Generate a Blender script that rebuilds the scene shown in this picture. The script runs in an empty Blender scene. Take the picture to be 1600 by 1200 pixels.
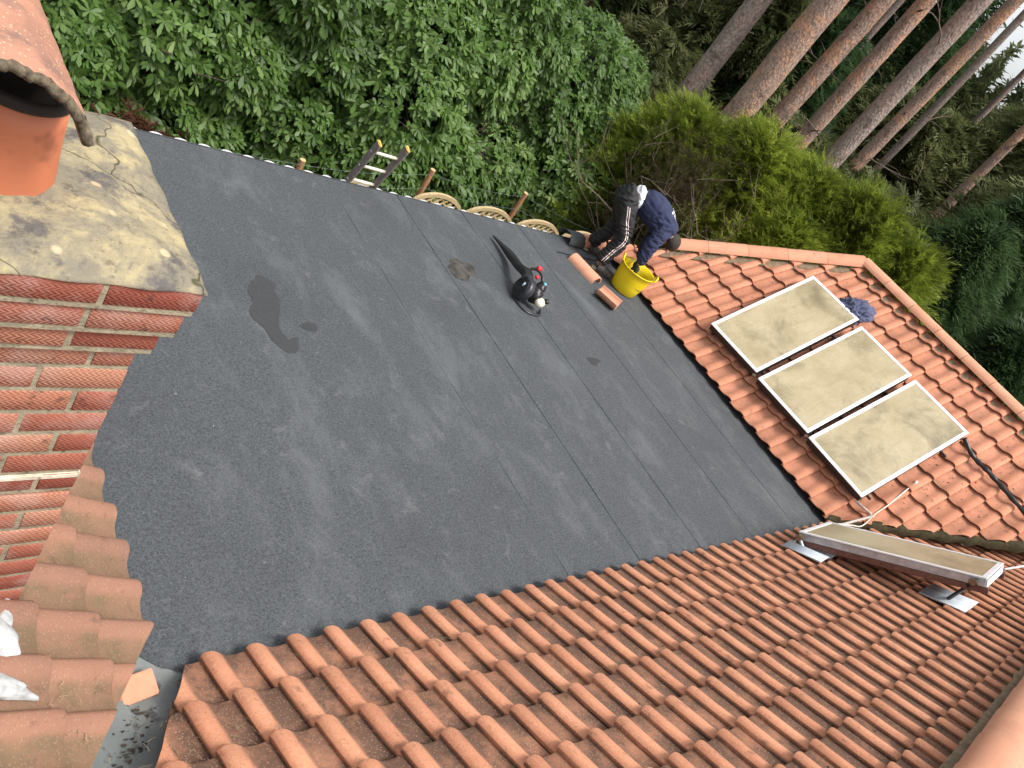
import bpy, bmesh, math, random
import numpy as np
from mathutils import Vector, Matrix
R_ = math.radians
random.seed(7); rng = np.random.default_rng(7)
S = bpy.context.scene
COL = S.collection

# ------------------------------------------------------------------ camera
CAMZ = 3.3
def cam_axes():
    P, Rr, AZ = R_(29.19), R_(39.83), R_(31.8)
    f = Vector((0, math.cos(P), -math.sin(P))); right = Vector((1, 0, 0)); up = right.cross(f)
    R = math.cos(Rr)*right + math.sin(Rr)*up; U = -math.sin(Rr)*right + math.cos(Rr)*up
    T = Matrix(((math.sin(AZ), math.cos(AZ), 0), (-math.cos(AZ), math.sin(AZ), 0), (0, 0, 1)))
    return T@R, T@U, T@f
cR, cU, cF = cam_axes()
cam_d = bpy.data.cameras.new('camera'); cam = bpy.data.objects.new('camera', cam_d); COL.objects.link(cam)
cam_d.sensor_width = 36; cam_d.lens = 28; cam_d.clip_start = 0.05; cam_d.clip_end = 600
cam.matrix_world = Matrix(((cR.x, cU.x, -cF.x, 0), (cR.y, cU.y, -cF.y, 0), (cR.z, cU.z, -cF.z, CAMZ), (0, 0, 0, 1)))
S.camera = cam

# ------------------------------------------------------------------ light
SUN_EL, SUN_AZ = 60, -72       # elevation, direction (deg from +X towards +Y) the light comes from
w = bpy.data.worlds.new('World'); S.world = w; w.use_nodes = True
nt = w.node_tree; nt.nodes.clear()
sky = nt.nodes.new('ShaderNodeTexSky'); sky.sky_type = 'NISHITA'; sky.sun_disc = False
sky.sun_elevation = R_(SUN_EL); sky.sun_rotation = R_(90-SUN_AZ); sky.air_density = 1.0; sky.dust_density = 4.0; sky.ozone_density = 1.0
hs = nt.nodes.new('ShaderNodeHueSaturation'); hs.inputs['Saturation'].default_value = 0.22; hs.inputs['Value'].default_value = 1.0
bg = nt.nodes.new('ShaderNodeBackground'); bg.inputs['Strength'].default_value = 0.13
wo = nt.nodes.new('ShaderNodeOutputWorld')
nt.links.new(sky.outputs[0], hs.inputs['Color']); nt.links.new(hs.outputs[0], bg.inputs['Color']); nt.links.new(bg.outputs[0], wo.inputs[0])
sl = bpy.data.lights.new('sun', 'SUN'); sun = bpy.data.objects.new('sun', sl); COL.objects.link(sun)
sl.energy = 1.5; sl.angle = R_(18); sl.color = (1.0, 0.96, 0.90)
sd = Vector((math.cos(R_(SUN_EL))*math.cos(R_(SUN_AZ)), math.cos(R_(SUN_EL))*math.sin(R_(SUN_AZ)), math.sin(R_(SUN_EL))))
sun.rotation_euler = sd.to_track_quat('Z', 'Y').to_euler()
sun.location = (0, 0, 30)
S.view_settings.view_transform = 'Standard'; S.view_settings.look = 'None'; S.view_settings.gamma = 1
S.view_settings.exposure = 1.08

# ------------------------------------------------------------------ helpers
def props(o, label=None, cat=None, group=None, kind=None):
    if label: o['label'] = label
    if cat: o['category'] = cat
    if group: o['group'] = group
    if kind: o['kind'] = kind
    return o
def thing(name, label, cat, loc=(0, 0, 0), group=None):
    o = bpy.data.objects.new(name, None); COL.objects.link(o); o.location = loc; o.empty_display_size = .1
    return props(o, label, cat, group)
def world_of(o):
    m = Matrix.Identity(4); 
    while o is not None:
        m = Matrix.LocRotScale(o.location, o.rotation_euler, o.scale) @ m; o = o.parent
    return m
def link(name, me, mat, parent=None, smooth=False, local=False):
    """mesh given in world coordinates unless local; stored relative to its parent"""
    o = bpy.data.objects.new(name, me); COL.objects.link(o)
    if mat and not me.materials: me.materials.append(mat)
    if smooth: me.polygons.foreach_set('use_smooth', [True]*len(me.polygons))
    if parent is not None:
        o.parent = parent
        if not local: me.transform(world_of(parent).inverted())
    return o
def bm_obj(name, bm, mat, parent=None, smooth=False, local=False):
    me = bpy.data.meshes.new(name); bm.normal_update(); bm.to_mesh(me); bm.free()
    return link(name, me, mat, parent, smooth, local)
def frame(x, y=None, z=None, o=(0, 0, 0)):
    """matrix from axes"""
    x = Vector(x).normalized(); z = Vector(z).normalized(); y = z.cross(x).normalized(); z = x.cross(y).normalized()
    return Matrix(((x.x, y.x, z.x, o[0]), (x.y, y.y, z.y, o[1]), (x.z, y.z, z.z, o[2]), (0, 0, 0, 1)))
def box(bm, lo, hi, M=None, bev=0):
    b = bmesh.new(); vs = bmesh.ops.create_cube(b, size=1)['verts']
    c = [(lo[i]+hi[i])/2 for i in range(3)]; s = [abs(hi[i]-lo[i]) for i in range(3)]
    for v in vs: v.co = Vector((v.co.x*s[0]+c[0], v.co.y*s[1]+c[1], v.co.z*s[2]+c[2]))
    if bev: bmesh.ops.bevel(b, geom=b.edges[:], offset=bev, segments=2, affect='EDGES', clamp_overlap=True)
    if M is not None: bmesh.ops.transform(b, matrix=M, verts=b.verts[:])
    t = bpy.data.meshes.new('t'); b.to_mesh(t); b.free(); bm.from_mesh(t); bpy.data.meshes.remove(t)
def tube(bm, pts, rad, seg=10, cap=True):
    """tube through points; rad scalar or list"""
    pts = [Vector(p) for p in pts]; n = len(pts); rad = rad if hasattr(rad, '__len__') else [rad]*n
    rings = []; ref = None
    for i, p in enumerate(pts):
        d = (pts[min(i+1, n-1)]-pts[max(i-1, 0)]).normalized()
        if ref is None or abs(ref.dot(d)) > .98: ref = Vector((0, 0, 1)) if abs(d.z) < .9 else Vector((1, 0, 0))
        a = (ref - d*ref.dot(d)).normalized(); b = d.cross(a); ref = a
        rings.append([bm.verts.new(p+(a*math.cos(t)+b*math.sin(t))*rad[i]) for t in [2*math.pi*k/seg for k in range(seg)]])
    for r0, r1 in zip(rings, rings[1:]):
        for k in range(seg): bm.faces.new((r0[k], r0[(k+1) % seg], r1[(k+1) % seg], r1[k]))
    if cap: bm.faces.new(rings[0][::-1]); bm.faces.new(rings[-1])
def lathe(bm, prof, M=None, seg=32, closed=False):
    """prof list of (r,z)"""
    rings = []
    for r, z in prof:
        rings.append([bm.verts.new((M or Matrix.Identity(4)) @ Vector((r*math.cos(2*math.pi*k/seg), r*math.sin(2*math.pi*k/seg), z))) for k in range(seg)])
    for r0, r1 in zip(rings, rings[1:]):
        for k in range(seg): bm.faces.new((r0[k], r0[(k+1) % seg], r1[(k+1) % seg], r1[k]))
    if closed:
        bm.faces.new(rings[0][::-1]); bm.faces.new(rings[-1])
def curve_pts(pts, n=8):
    P = [Vector(p) for p in pts]; out = []
    for i in range(len(P)-1):
        p0, p1, p2, p3 = P[max(i-1, 0)], P[i], P[i+1], P[min(i+2, len(P)-1)]
        for k in range(n):
            t = k/n
            out.append(.5*((2*p1)+(p2-p0)*t+(2*p0-5*p1+4*p2-p3)*t*t+(3*p1-p0-3*p2+p3)*t**3))
    out.append(P[-1]); return out
def np_mesh(name, verts, quads, tint=None, attrs=None):
    me = bpy.data.meshes.new(name); nv, nq = len(verts), len(quads); k = quads.shape[1]
    me.vertices.add(nv); me.vertices.foreach_set('co', verts.astype(np.float32).ravel())
    me.loops.add(nq*k); me.loops.foreach_set('vertex_index', quads.astype(np.int32).ravel())
    me.polygons.add(nq); me.polygons.foreach_set('loop_start', np.arange(0, nq*k, k, dtype=np.int32))
    if tint is not None: attrs = {'tint': tint}
    for an, av in (attrs or {}).items():
        a = me.attributes.new(an, 'FLOAT', 'POINT'); a.data.foreach_set('value', av.astype(np.float32))
    me.update(calc_edges=True); me.validate(); return me

# ------------------------------------------------------------------ materials
class N:
    def __init__(s, name):
        s.m = bpy.data.materials.new(name); s.m.use_nodes = True; s.t = s.m.node_tree; s.t.nodes.clear()
        s.out = s.n('ShaderNodeOutputMaterial'); s.p = s.n('ShaderNodeBsdfPrincipled'); s.l(s.p.outputs[0], s.out.inputs[0])
        s.co = s.n('ShaderNodeTexCoord').outputs['Object']
    def n(s, t, **k):
        x = s.t.nodes.new(t)
        for a, b in k.items(): setattr(x, a, b)
        return x
    def l(s, a, b): s.t.links.new(a, b)
    def setv(s, sock, v):
        if hasattr(v, 'is_linked'): s.l(v, sock)
        else: sock.default_value = v
    def noise(s, scale, detail=3, rough=.55, vec=None, dist=0):
        x = s.n('ShaderNodeTexNoise'); x.inputs['Scale'].default_value = scale; x.inputs['Detail'].default_value = detail
        x.inputs['Roughness'].default_value = rough; x.inputs['Distortion'].default_value = dist; s.l(vec or s.co, x.inputs['Vector']); return x.outputs['Fac']
    def vor(s, scale, feat='F1', vec=None, out='Distance'):
        x = s.n('ShaderNodeTexVoronoi'); x.feature = feat; x.inputs['Scale'].default_value = scale; s.l(vec or s.co, x.inputs['Vector']); return x.outputs[out]
    def rng(s, v, a, b, c=0, d=1, smooth=False):
        x = s.n('ShaderNodeMapRange'); x.clamp = True
        if smooth: x.interpolation_type = 'SMOOTHSTEP'
        s.l(v, x.inputs[0])
        for i, q in enumerate((a, b, c, d)): x.inputs[i+1].default_value = q
        return x.outputs[0]
    def mix(s, f, a, b, mode='MIX'):
        x = s.n('ShaderNodeMix'); x.data_type = 'RGBA'; x.blend_type = mode
        s.setv(x.inputs[0], f)
        for i, q in ((6, a), (7, b)):
            if isinstance(q, tuple) and len(q) == 3: q = (*q, 1)
            s.setv(x.inputs[i], q)
        return x.outputs[2]
    def math(s, op, a, b=0, c=None):
        x = s.n('ShaderNodeMath'); x.operation = op; s.setv(x.inputs[0], a); s.setv(x.inputs[1], b)
        if c is not None: s.setv(x.inputs[2], c)
        return x.outputs[0]
    def attr(s, name):
        x = s.n('ShaderNodeAttribute'); x.attribute_name = name; return x.outputs['Fac']
    def ramp(s, v, stops):
        x = s.n('ShaderNodeValToRGB'); s.l(v, x.inputs[0]); e = x.color_ramp.elements
        while len(e) < len(stops): e.new(.5)
        for i, (p, c) in enumerate(stops): e[i].position = p; e[i].color = (*c, 1)
        return x.outputs[0]
    def mapping(s, scale=(1, 1, 1), rot=(0, 0, 0)):
        x = s.n('ShaderNodeMapping'); x.inputs['Scale'].default_value = scale; x.inputs['Rotation'].default_value = rot; s.l(s.co, x.inputs[0]); return x.outputs[0]
    def sep(s):
        x = s.n('ShaderNodeSeparateXYZ'); s.l(s.co, x.inputs[0]); return x.outputs
    def bump(s, h, strength=.4, dist=.01):
        x = s.n('ShaderNodeBump'); x.inputs['Strength'].default_value = strength; x.inputs['Distance'].default_value = dist; s.l(h, x.inputs['Height']); s.l(x.outputs[0], s.p.inputs['Normal'])
    def done(s, col, rough=.7, metal=0, spec=.5):
        if isinstance(col, tuple) and len(col) == 3: col = (*col, 1)
        s.setv(s.p.inputs['Base Color'], col); s.setv(s.p.inputs['Roughness'], rough); s.p.inputs['Metallic'].default_value = metal
        s.p.inputs['Specular IOR Level'].default_value = spec; return s.m
def simple(name, col, rough=.6, metal=0, var=.12, sc=25, spec=.5, bump=.15):
    m = N(name); f = m.noise(sc, 4); c = m.mix(m.rng(f, .3, .7), tuple(q*(1-var) for q in col), tuple(min(1, q*(1+var)) for q in col))
    if bump: m.bump(m.noise(sc*4, 3), bump, .004)
    return m.done(c, rough, metal, spec)

def tile_mat(name, a, b, dirt=(.085, .055, .04), dirt_lo=.45, dirt_amt=.8, speck=.6):
    m = N(name)
    c = m.mix(m.attr('rnd'), a, b)
    c = m.mix(m.rng(m.noise(3.5, 5), .35, .7, 0, .45), c, tuple(q*.62 for q in a))
    # dirt held in the pans of the tiles
    pan = m.attr('pan'); dn = m.noise(5, 6, .65); 
    df = m.math('MULTIPLY', m.rng(pan, 0.15, .85, 0, 1, True), m.rng(dn, dirt_lo-.2, dirt_lo+.2, 0, dirt_amt))
    c = m.mix(df, c, dirt)
    c = m.mix(m.rng(m.noise(14, 4), .62, .72, 0, .45), c, (.06, .045, .035))
    # pale mineral granules
    c = m.mix(m.math('MULTIPLY', m.rng(m.vor(88), .30, .14, 0, speck), m.rng(m.noise(20, 4, .7), .35, .6, .3, 1.3)), c, (.78, .56, .42))
    c = m.mix(m.rng(m.vor(47), .17, .09, 0, .5), c, (.17, .08, .05))
    c = m.mix(m.rng(m.noise(48, 4, .85), .52, .66, 0, .40), c, (.30, .13, .08))
    c = m.mix(m.rng(m.noise(260, 2), .55, .75, 0, .25), c, (.12, .05, .03))
    m.bump(m.math('ADD', m.noise(160, 3), m.math('MULTIPLY', m.noise(25, 4), .6)), .35, .006)
    return m.done(c, .85, spec=.25)
M_tileB = tile_mat('roof tile near', (.70, .325, .19), (.56, .245, .14), dirt=(.105, .066, .048), dirt_lo=.33, dirt_amt=.92, speck=.36)
M_tileR = tile_mat('roof tile far', (.60, .265, .16), (.52, .215, .125), dirt=(.13, .085, .06), dirt_lo=.60, dirt_amt=.6, speck=.18)
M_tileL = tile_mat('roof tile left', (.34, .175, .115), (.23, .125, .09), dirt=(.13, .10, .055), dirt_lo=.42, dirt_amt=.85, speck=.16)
def ridge_mat():
    m = N('ridge tile clay'); c = m.mix(m.attr('rnd'), (.60, .30, .19), (.54, .25, .155))
    c = m.mix(m.rng(m.noise(6, 5), .5, .75, 0, .4), c, (.36, .16, .10)); c = m.mix(m.rng(m.vor(150), .16, .08, 0, .5), c, (.7, .5, .38))
    c = m.mix(m.rng(m.noise(11, 5), .64, .74, 0, .5), c, (.10, .06, .045))
    m.bump(m.noise(120, 4), .3, .005); return m.done(c, .85, spec=.25)
M_ridge = ridge_mat()
def felt_mat():
    m = N('mineral felt')
    g = m.math('ADD', m.math('MULTIPLY', m.noise(62, 3, .9), .5), m.math('MULTIPLY', m.noise(140, 2, .9), .5)); g2 = m.vor(120)
    c = m.mix(m.rng(g, .37, .63), (.017, .020, .023), (.102, .110, .118))
    c = m.mix(m.rng(g2, .17, .08, 0, .45), c, (.24, .25, .26))
    st = m.mapping((1, .5, 1), (0, 0, .35))
    c = m.mix(m.rng(m.noise(2.6, 7, .68, vec=st, dist=.3), .50, .70, 0, .42), c, (.140, .149, .156))
    c = m.mix(m.rng(m.noise(1.1, 5, .6), .54, .72, 0, .30), c, (.032, .034, .038))
    c = m.mix(m.rng(m.noise(6, 7, .75, dist=.5), .58, .70, 0, .42), c, (.165, .17, .175))
    m.bump(m.math('ADD', g, m.math('MULTIPLY', m.noise(2.2, 4), 1.2)), .45, .010)
    return m.done(c, .82, spec=.35)
M_felt = felt_mat()
M_bit = simple('bitumen joint', (.012, .012, .013), .5)
def puddle_mat():
    m = N('damp felt'); c = m.mix(m.rng(m.noise(60, 3), .3, .7), (.030, .032, .034), (.046, .049, .051)); m.bump(m.noise(180, 2), .1, .003); return m.done(c, .45)
M_pud = puddle_mat()
def mud_mat():
    m = N('dried mud puddle'); c = m.mix(m.rng(m.noise(14, 5), .35, .65), (.028, .025, .022), (.085, .075, .065)); return m.done(c, .4)
M_mud = mud_mat()
def brick_mat():
    m = N('rustic brick'); x, y, z = m.sep()
    v = m.math('MULTIPLY', z, 50.0); fr = m.math('FRACT', v); tri = m.math('ABSOLUTE', m.math('SUBTRACT', fr, .5))
    ph = m.math('ADD', m.math('MULTIPLY', m.math('ADD', x, y), 62.0), m.math('MULTIPLY', tri, 1.9))
    s_ = m.math('SINE', m.math('MULTIPLY', ph, 6.2832)); sn = m.math('ADD', s_, m.math('MULTIPLY', m.noise(90, 3), 1.2))
    c = m.ramp(m.attr('rnd'), [(0, (.27, .075, .05)), (.35, (.36, .125, .08)), (.65, (.45, .20, .125)), (1, (.50, .27, .18))])
    c = m.mix(m.rng(sn, -.2, .9, .0, .75), m.mix(.6, c, (.16, .05, .035)), c)
    c = m.mix(m.rng(m.noise(6, 6, .65), .48, .78, 0, .6), c, (.50, .36, .31))
    c = m.mix(m.rng(m.noise(22, 5), .62, .72, 0, .6), c, (.05, .03, .025))
    m.bump(sn, .32, .005); return m.done(c, .9, spec=.2)
M_brick = brick_mat()
def mortar_mat(name, a, b):
    m = N(name); c = m.mix(m.rng(m.noise(18, 6, .65), .35, .65), a, b); c = m.mix(m.rng(m.noise(45, 4), .6, .7, 0, .7), c, (.07, .06, .04)); m.bump(m.noise(90, 4), .6, .008); return m.done(c, .95, spec=.1)
M_mortar = mortar_mat('brick mortar', (.36, .31, .22), (.22, .19, .135))
M_lime = mortar_mat('lime mortar', (.68, .62, .50), (.5, .44, .34))
M_bed = mortar_mat('bedding mortar', (.27, .20, .13), (.15, .11, .075))
M_moss = mortar_mat('mossy mortar', (.035, .03, .018), (.075, .06, .032))
def slab_mat():
    m = N('lichened chimney slab')
    c = m.mix(m.rng(m.noise(7, 6, .6), .35, .65), (.40, .33, .185), (.29, .25, .16))
    c = m.mix(m.rng(m.noise(4.0, 7, .72, dist=.3), .42, .54, 0, .82), c, (.17, .155, .125))
    c = m.mix(m.rng(m.noise(7, 7, .70), .54, .62, 0, .85), c, (.10, .09, .09))
    c = m.mix(m.rng(m.noise(30, 5, .7), .58, .65, 0, .5), c, (.06, .055, .045))
    c = m.mix(m.rng(m.vor(9), .16, .11, 0, .5), c, (.70, .52, .33))
    x = m.n('ShaderNodeTexVoronoi'); x.feature = 'DISTANCE_TO_EDGE'; x.inputs['Scale'].default_value = 2.3
    nn = m.n('ShaderNodeTexNoise'); nn.inputs['Scale'].default_value = 7; m.l(m.co, nn.inputs[0]); mx = m.n('ShaderNodeMix'); mx.data_type = 'RGBA'; mx.inputs[0].default_value = .14
    m.l(m.co, mx.inputs[6]); m.l(nn.outputs['Color'], mx.inputs[7]); m.l(mx.outputs[2], x.inputs['Vector'])
    crack = m.rng(x.outputs['Distance'], .006, .0, 0, 1)
    c = m.mix(m.math('MULTIPLY', crack, .85), c, (.05, .05, .02))
    m.bump(m.math('SUBTRACT', m.math('ADD', m.noise(60, 5), m.math('MULTIPLY', m.noise(12, 5), 1.5)), m.math('MULTIPLY', crack, 1.5)), .5, .012)
    return m.done(c, .95, spec=.15)
M_slab = slab_mat()
def pot_mat():
    m = N('clay pot'); c = m.mix(m.rng(m.noise(3, 4), .3, .7), (.50, .16, .075), (.42, .13, .062))
    vo = m.noise(6.5, 3, .5); c = m.mix(m.rng(vo, .54, .62, 0, .75), c, (.20, .065, .035))
    m.bump(m.noise(80, 3), .12, .003); return m.done(c, .6)
M_pot = pot_mat(); M_soot = simple('soot', (.018, .014, .012), .8)
def cowl_mat():
    m = N('weathered cowl'); c = m.mix(m.rng(m.noise(5, 5), .35, .65), (.44, .215, .14), (.34, .17, .115))
    c = m.mix(m.rng(m.noise(9, 6, .65), .53, .66, 0, .7), c, (.17, .11, .09))
    c = m.mix(m.rng(m.vor(75), .24, .14, 0, .6), c, (.70, .50, .36)); m.bump(m.noise(90, 4), .5, .008); return m.done(c, .85, spec=.3)
M_cowl = cowl_mat()
M_cowl_edge = simple('mossy broken edge', (.11, .085, .055), .95, var=.6, sc=70, bump=.6)
def lead_mat():
    m = N('valley lead'); c = m.mix(m.rng(m.noise(5, 6), .35, .65), (.13, .145, .14), (.20, .215, .21)); c = m.mix(m.rng(m.noise(10, 5, .6), .57, .66, 0, .9), c, (.045, .035, .025)); m.bump(m.noise(12, 3), .25, .01); return m.done(c, .6)
M_lead = lead_mat()
M_whiteseal = simple('white flashing paint', (.44, .45, .45), .7, var=.35, sc=22, bump=.6)
M_alu = simple('painted aluminium', (.78, .79, .80), .35, var=.04)
M_alug = simple('galvanised sheet', (.42, .44, .46), .45, metal=.5, var=.25, sc=12)
M_galvflash = simple('grey flashing', (.50, .55, .60), .45, var=.06)
M_black = simple('black plastic', (.014, .014, .015), .38, var=.3)
M_dark = simple('dark sealed side', (.02, .018, .017), .5)
M_brown = simple('brown rail', (.12, .05, .035), .5, var=.3)
M_brass = simple('copper fitting', (.22, .15, .10), .4, metal=.6)
def panel_mat():
    m = N('dusty collector cover'); oi = m.n('ShaderNodeObjectInfo'); mp = m.n('ShaderNodeMapping'); cmb = m.n('ShaderNodeCombineXYZ'); mu = m.math('MULTIPLY', oi.outputs['Random'], 37.0)
    for q in range(3): m.l(mu, cmb.inputs[q])
    m.l(m.co, mp.inputs[0]); m.l(cmb.outputs[0], mp.inputs['Location']); m.co = mp.outputs[0]
    c = m.mix(m.rng(m.noise(2.4, 5, .6, dist=.3), .35, .68), (.47, .40, .26), (.36, .295, .175))
    c = m.mix(m.rng(m.noise(1.7, 7, .7, dist=.5), .51, .68, 0, .7), c, (.13, .11, .065))
    c = m.mix(m.rng(m.noise(90, 3, .8), .48, .72, 0, .6), c, (.20, .165, .10))
    st = m.mapping((3, 26, 3), (0, 0, 0)); c = m.mix(m.rng(m.noise(1.2, 5, .6, vec=st), .54, .74, 0, .30), c, (.22, .18, .10))
    return m.done(c, .32, spec=.5)
M_panel = panel_mat()
def leaf_mat(name, stops, rough=.42, spec=.45, sheen=0):
    m = N(name); c = m.ramp(m.attr('tint'), stops); c = m.mix(m.rng(m.noise(.8, 3), .35, .65, 0, .35), c, tuple(q*.7 for q in stops[1][1]))
    m.done(c, rough, spec=spec)
    tr = m.n('ShaderNodeBsdfTranslucent'); m.l(c, tr.inputs[0]); ms = m.n('ShaderNodeMixShader'); ms.inputs[0].default_value = .42
    m.l(m.p.outputs[0], ms.inputs[1]); m.l(tr.outputs[0], ms.inputs[2]); m.l(ms.outputs[0], m.out.inputs[0]); return m.m
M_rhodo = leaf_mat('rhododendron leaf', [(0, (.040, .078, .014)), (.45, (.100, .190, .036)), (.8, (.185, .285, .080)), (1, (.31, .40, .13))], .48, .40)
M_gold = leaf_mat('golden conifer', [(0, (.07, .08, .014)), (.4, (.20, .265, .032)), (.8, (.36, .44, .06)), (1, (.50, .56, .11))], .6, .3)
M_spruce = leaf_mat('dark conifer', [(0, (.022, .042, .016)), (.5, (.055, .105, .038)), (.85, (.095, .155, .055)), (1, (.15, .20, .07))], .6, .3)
M_wood = leaf_mat('woodland foliage', [(0, (.06, .072, .028)), (.5, (.135, .160, .060)), (.85, (.22, .24, .10)), (1, (.32, .31, .15))], .6, .25)
def bark_mat(name, a, b, o, amt):
    m = N(name); st = m.mapping((1, 1, .32)); 
    c = m.mix(m.rng(m.noise(9, 6, .7, vec=st), .35, .65), a, b)
    c = m.mix(m.rng(m.noise(1.8, 6, .7, dist=.4), .46, .58, 0, amt), c, o)
    st2 = m.mapping((1, 1, .6)); v = m.vor(30, vec=st2); c = m.mix(m.rng(v, .45, .8, 0, .5), c, (.10, .075, .06)); c = m.mix(m.rng(m.noise(34, 5, .75, vec=st2), .55, .68, 0, .6), c, (.55, .46, .40))
    c = m.mix(m.rng(m.noise(3.2, 7, .75), .56, .63, 0, .7), c, (.11, .085, .07))
    m.bump(m.math('ADD', m.math('MULTIPLY', v, .6), m.noise(16, 6, .7, vec=st)), .7, .04); return m.done(c, .9, spec=.15)
M_barkO = bark_mat('orange pine bark', (.40, .275, .22), (.27, .19, .155), (.55, .29, .17), .75)
M_barkG = bark_mat('grey pine bark', (.33, .265, .235), (.225, .18, .16), (.42, .24, .17), .3)
M_barkD = bark_mat('dark bark', (.12, .09, .07), (.08, .06, .05), (.14, .09, .07), .4)
M_twig = simple('dead twig', (.16, .12, .09), .9)
M_palewood = simple('pressure treated trellis', (.46, .35, .19), .8, var=.2, sc=30)
M_post = simple('fence stake', (.36, .18, .085), .85, var=.25, sc=30)
M_postend = simple('sawn end', (.55, .36, .2), .85)
M_wire = simple('galvanised wire', (.16, .20, .20), .6, metal=.2)
M_ladderwood = simple('weathered ladder rail', (.155, .135, .12), .85, var=.25, sc=20)
M_rung = simple('pale rung', (.66, .60, .50), .6)
M_yellow_end = simple('rail end', (.58, .40, .10), .7)
M_cloth = simple('blue grey cloth', (.075, .085, .15), .9, var=.35, sc=9)
M_scal = simple('white eaves comb', (.80, .80, .80), .4)
M_wall = simple('rendered wall', (.45, .42, .37), .9)

# ------------------------------------------------------------------ ground
GZ = -2.6
bm = bmesh.new(); n = 60
vv = [[bm.verts.new((-60+ (i/n)*260, -70+(j/n)*260, GZ + (.25*math.sin(i*.9)*math.cos(j*.7) if i+j > 40 else 0))) for j in range(n+1)] for i in range(n+1)]
for i in range(n):
    for j in range(n): bm.faces.new((vv[i][j], vv[i+1][j], vv[i+1][j+1], vv[i][j+1]))
m = N('woodland floor'); c = m.mix(m.rng(m.noise(.5, 6), .4, .6), (.06, .042, .025), (.045, .06, .02)); c = m.mix(m.rng(m.noise(9, 5), .5, .7, 0, .6), c, (.12, .07, .04)); m.bump(m.noise(12, 5), .8, .05)
g = bm_obj('ground', bm, m.done(c, .95, spec=.1), None, True); props(g, kind='structure')

# ------------------------------------------------------------------ the house
from mathutils import noise as mn
house = thing('house', 'house with orange pantile roofs round a dark flat felt roof, brick chimney in front', 'house', (5, 2.5, GZ))
TAN = math.tan(R_(32)); CO, SI = math.cos(R_(32)), math.sin(R_(32))
def profile(u):
    if u > 1.001: return -.012
    if u < .11: return .022+(.039-.022)*math.sin(u/.11*math.pi/2)
    if u < .20: return .039
    if u < .64:
        t = (u-.20)/.44; return .039*(.5+.5*math.cos(math.pi*t))
    return -.005*math.sin((u-.64)/.36*math.pi)
US = [0, .025, .06, .11, .17, .24, .30, .36, .42, .48, .56, .70, .85, 1.0, 1.10]
def tile_slope(name, O, across, up, ncol, nrow, wdt, gauge, mat, clips=(), label=None, skip=None):
    lift = .042 if mat is M_tileR else .040
    """O: eave corner; across: unit vector to the right when looking down the slope; up: unit vector up the slope"""
    O, A, Up = Vector(O), Vector(across).normalized(), Vector(up).normalized(); Nn = A.cross(Up)
    if Nn.z < 0: Nn = -Nn
    V, F_, rn, pn = [], [], [], []
    rs = random.Random(hash(name) % 1000 if False else len(name)*31+ncol)
    for j in range(nrow):
        for i in range(ncol):
            if skip and skip(i, j): continue
            b = O + A*(i*wdt + rs.uniform(-.003, .003)) + Up*(j*gauge + rs.uniform(-.006, .006))
            rv = rs.random(); tw = rs.uniform(-.006, .006); lf = rs.uniform(0, .004)
            b0 = len(V); vs = (0, .04, .5, 1.13)
            for q, v in enumerate(vs):
                for u in US:
                    h = profile(u)+.003+lift*max(0, 1-v)+lf*(1-v) - (.006 if q == 0 else 0)
                    V.append(b + A*(u*wdt + tw*v*.3) + Up*(v*gauge) + Nn*h); rn.append(rv); pn.append(min(1, max(0, 1-profile(u)/.034)))
            L = len(US)
            for q in range(len(vs)-1):
                for k in range(L-1):
                    a = b0+q*L+k; F_.append((a, a+1, a+1+L, a+L))
            # nose thickness and the raised side edge
            s0 = len(V)
            for u in US:
                V.append(b + A*(u*wdt) + Nn*(profile(u)+lift-.014) + Up*.003); rn.append(rv*.5); pn.append(1)
            for k in range(L-1): F_.append((s0+k, s0+k+1, b0+k+1, b0+k))
            e0 = len(V)
            for q, v in enumerate(vs):
                V.append(b + Up*(v*gauge) + Nn*(.007+(lift-.002)*max(0, 1-v))); rn.append(rv*.5); pn.append(1)
            for q in range(len(vs)-1): F_.append((e0+q, b0+q*L, b0+(q+1)*L, e0+q+1))
    me = np_mesh(name, np.array([tuple(v) for v in V]), np.array(F_), attrs={'rnd': np.array(rn), 'pan': np.array(pn)})
    bm = bmesh.new(); bm.from_mesh(me); bpy.data.meshes.remove(me)
    for p, no in clips:    # remove what lies on the side no points to
        bmesh.ops.bisect_plane(bm, geom=bm.verts[:]+bm.edges[:]+bm.faces[:], plane_co=Vector(p), plane_no=Vector(no), clear_outer=True)
    bmesh.ops.recalc_face_normals(bm, faces=[])
    o = bm_obj(name, bm, mat, house, False)
    for p in o.data.polygons: p.use_smooth = True
    # keep the tile edges crisp
    mod = o.modifiers.new('split', 'EDGE_SPLIT'); mod.split_angle = R_(38)
    if label: o['label'] = label
    return o
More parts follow.
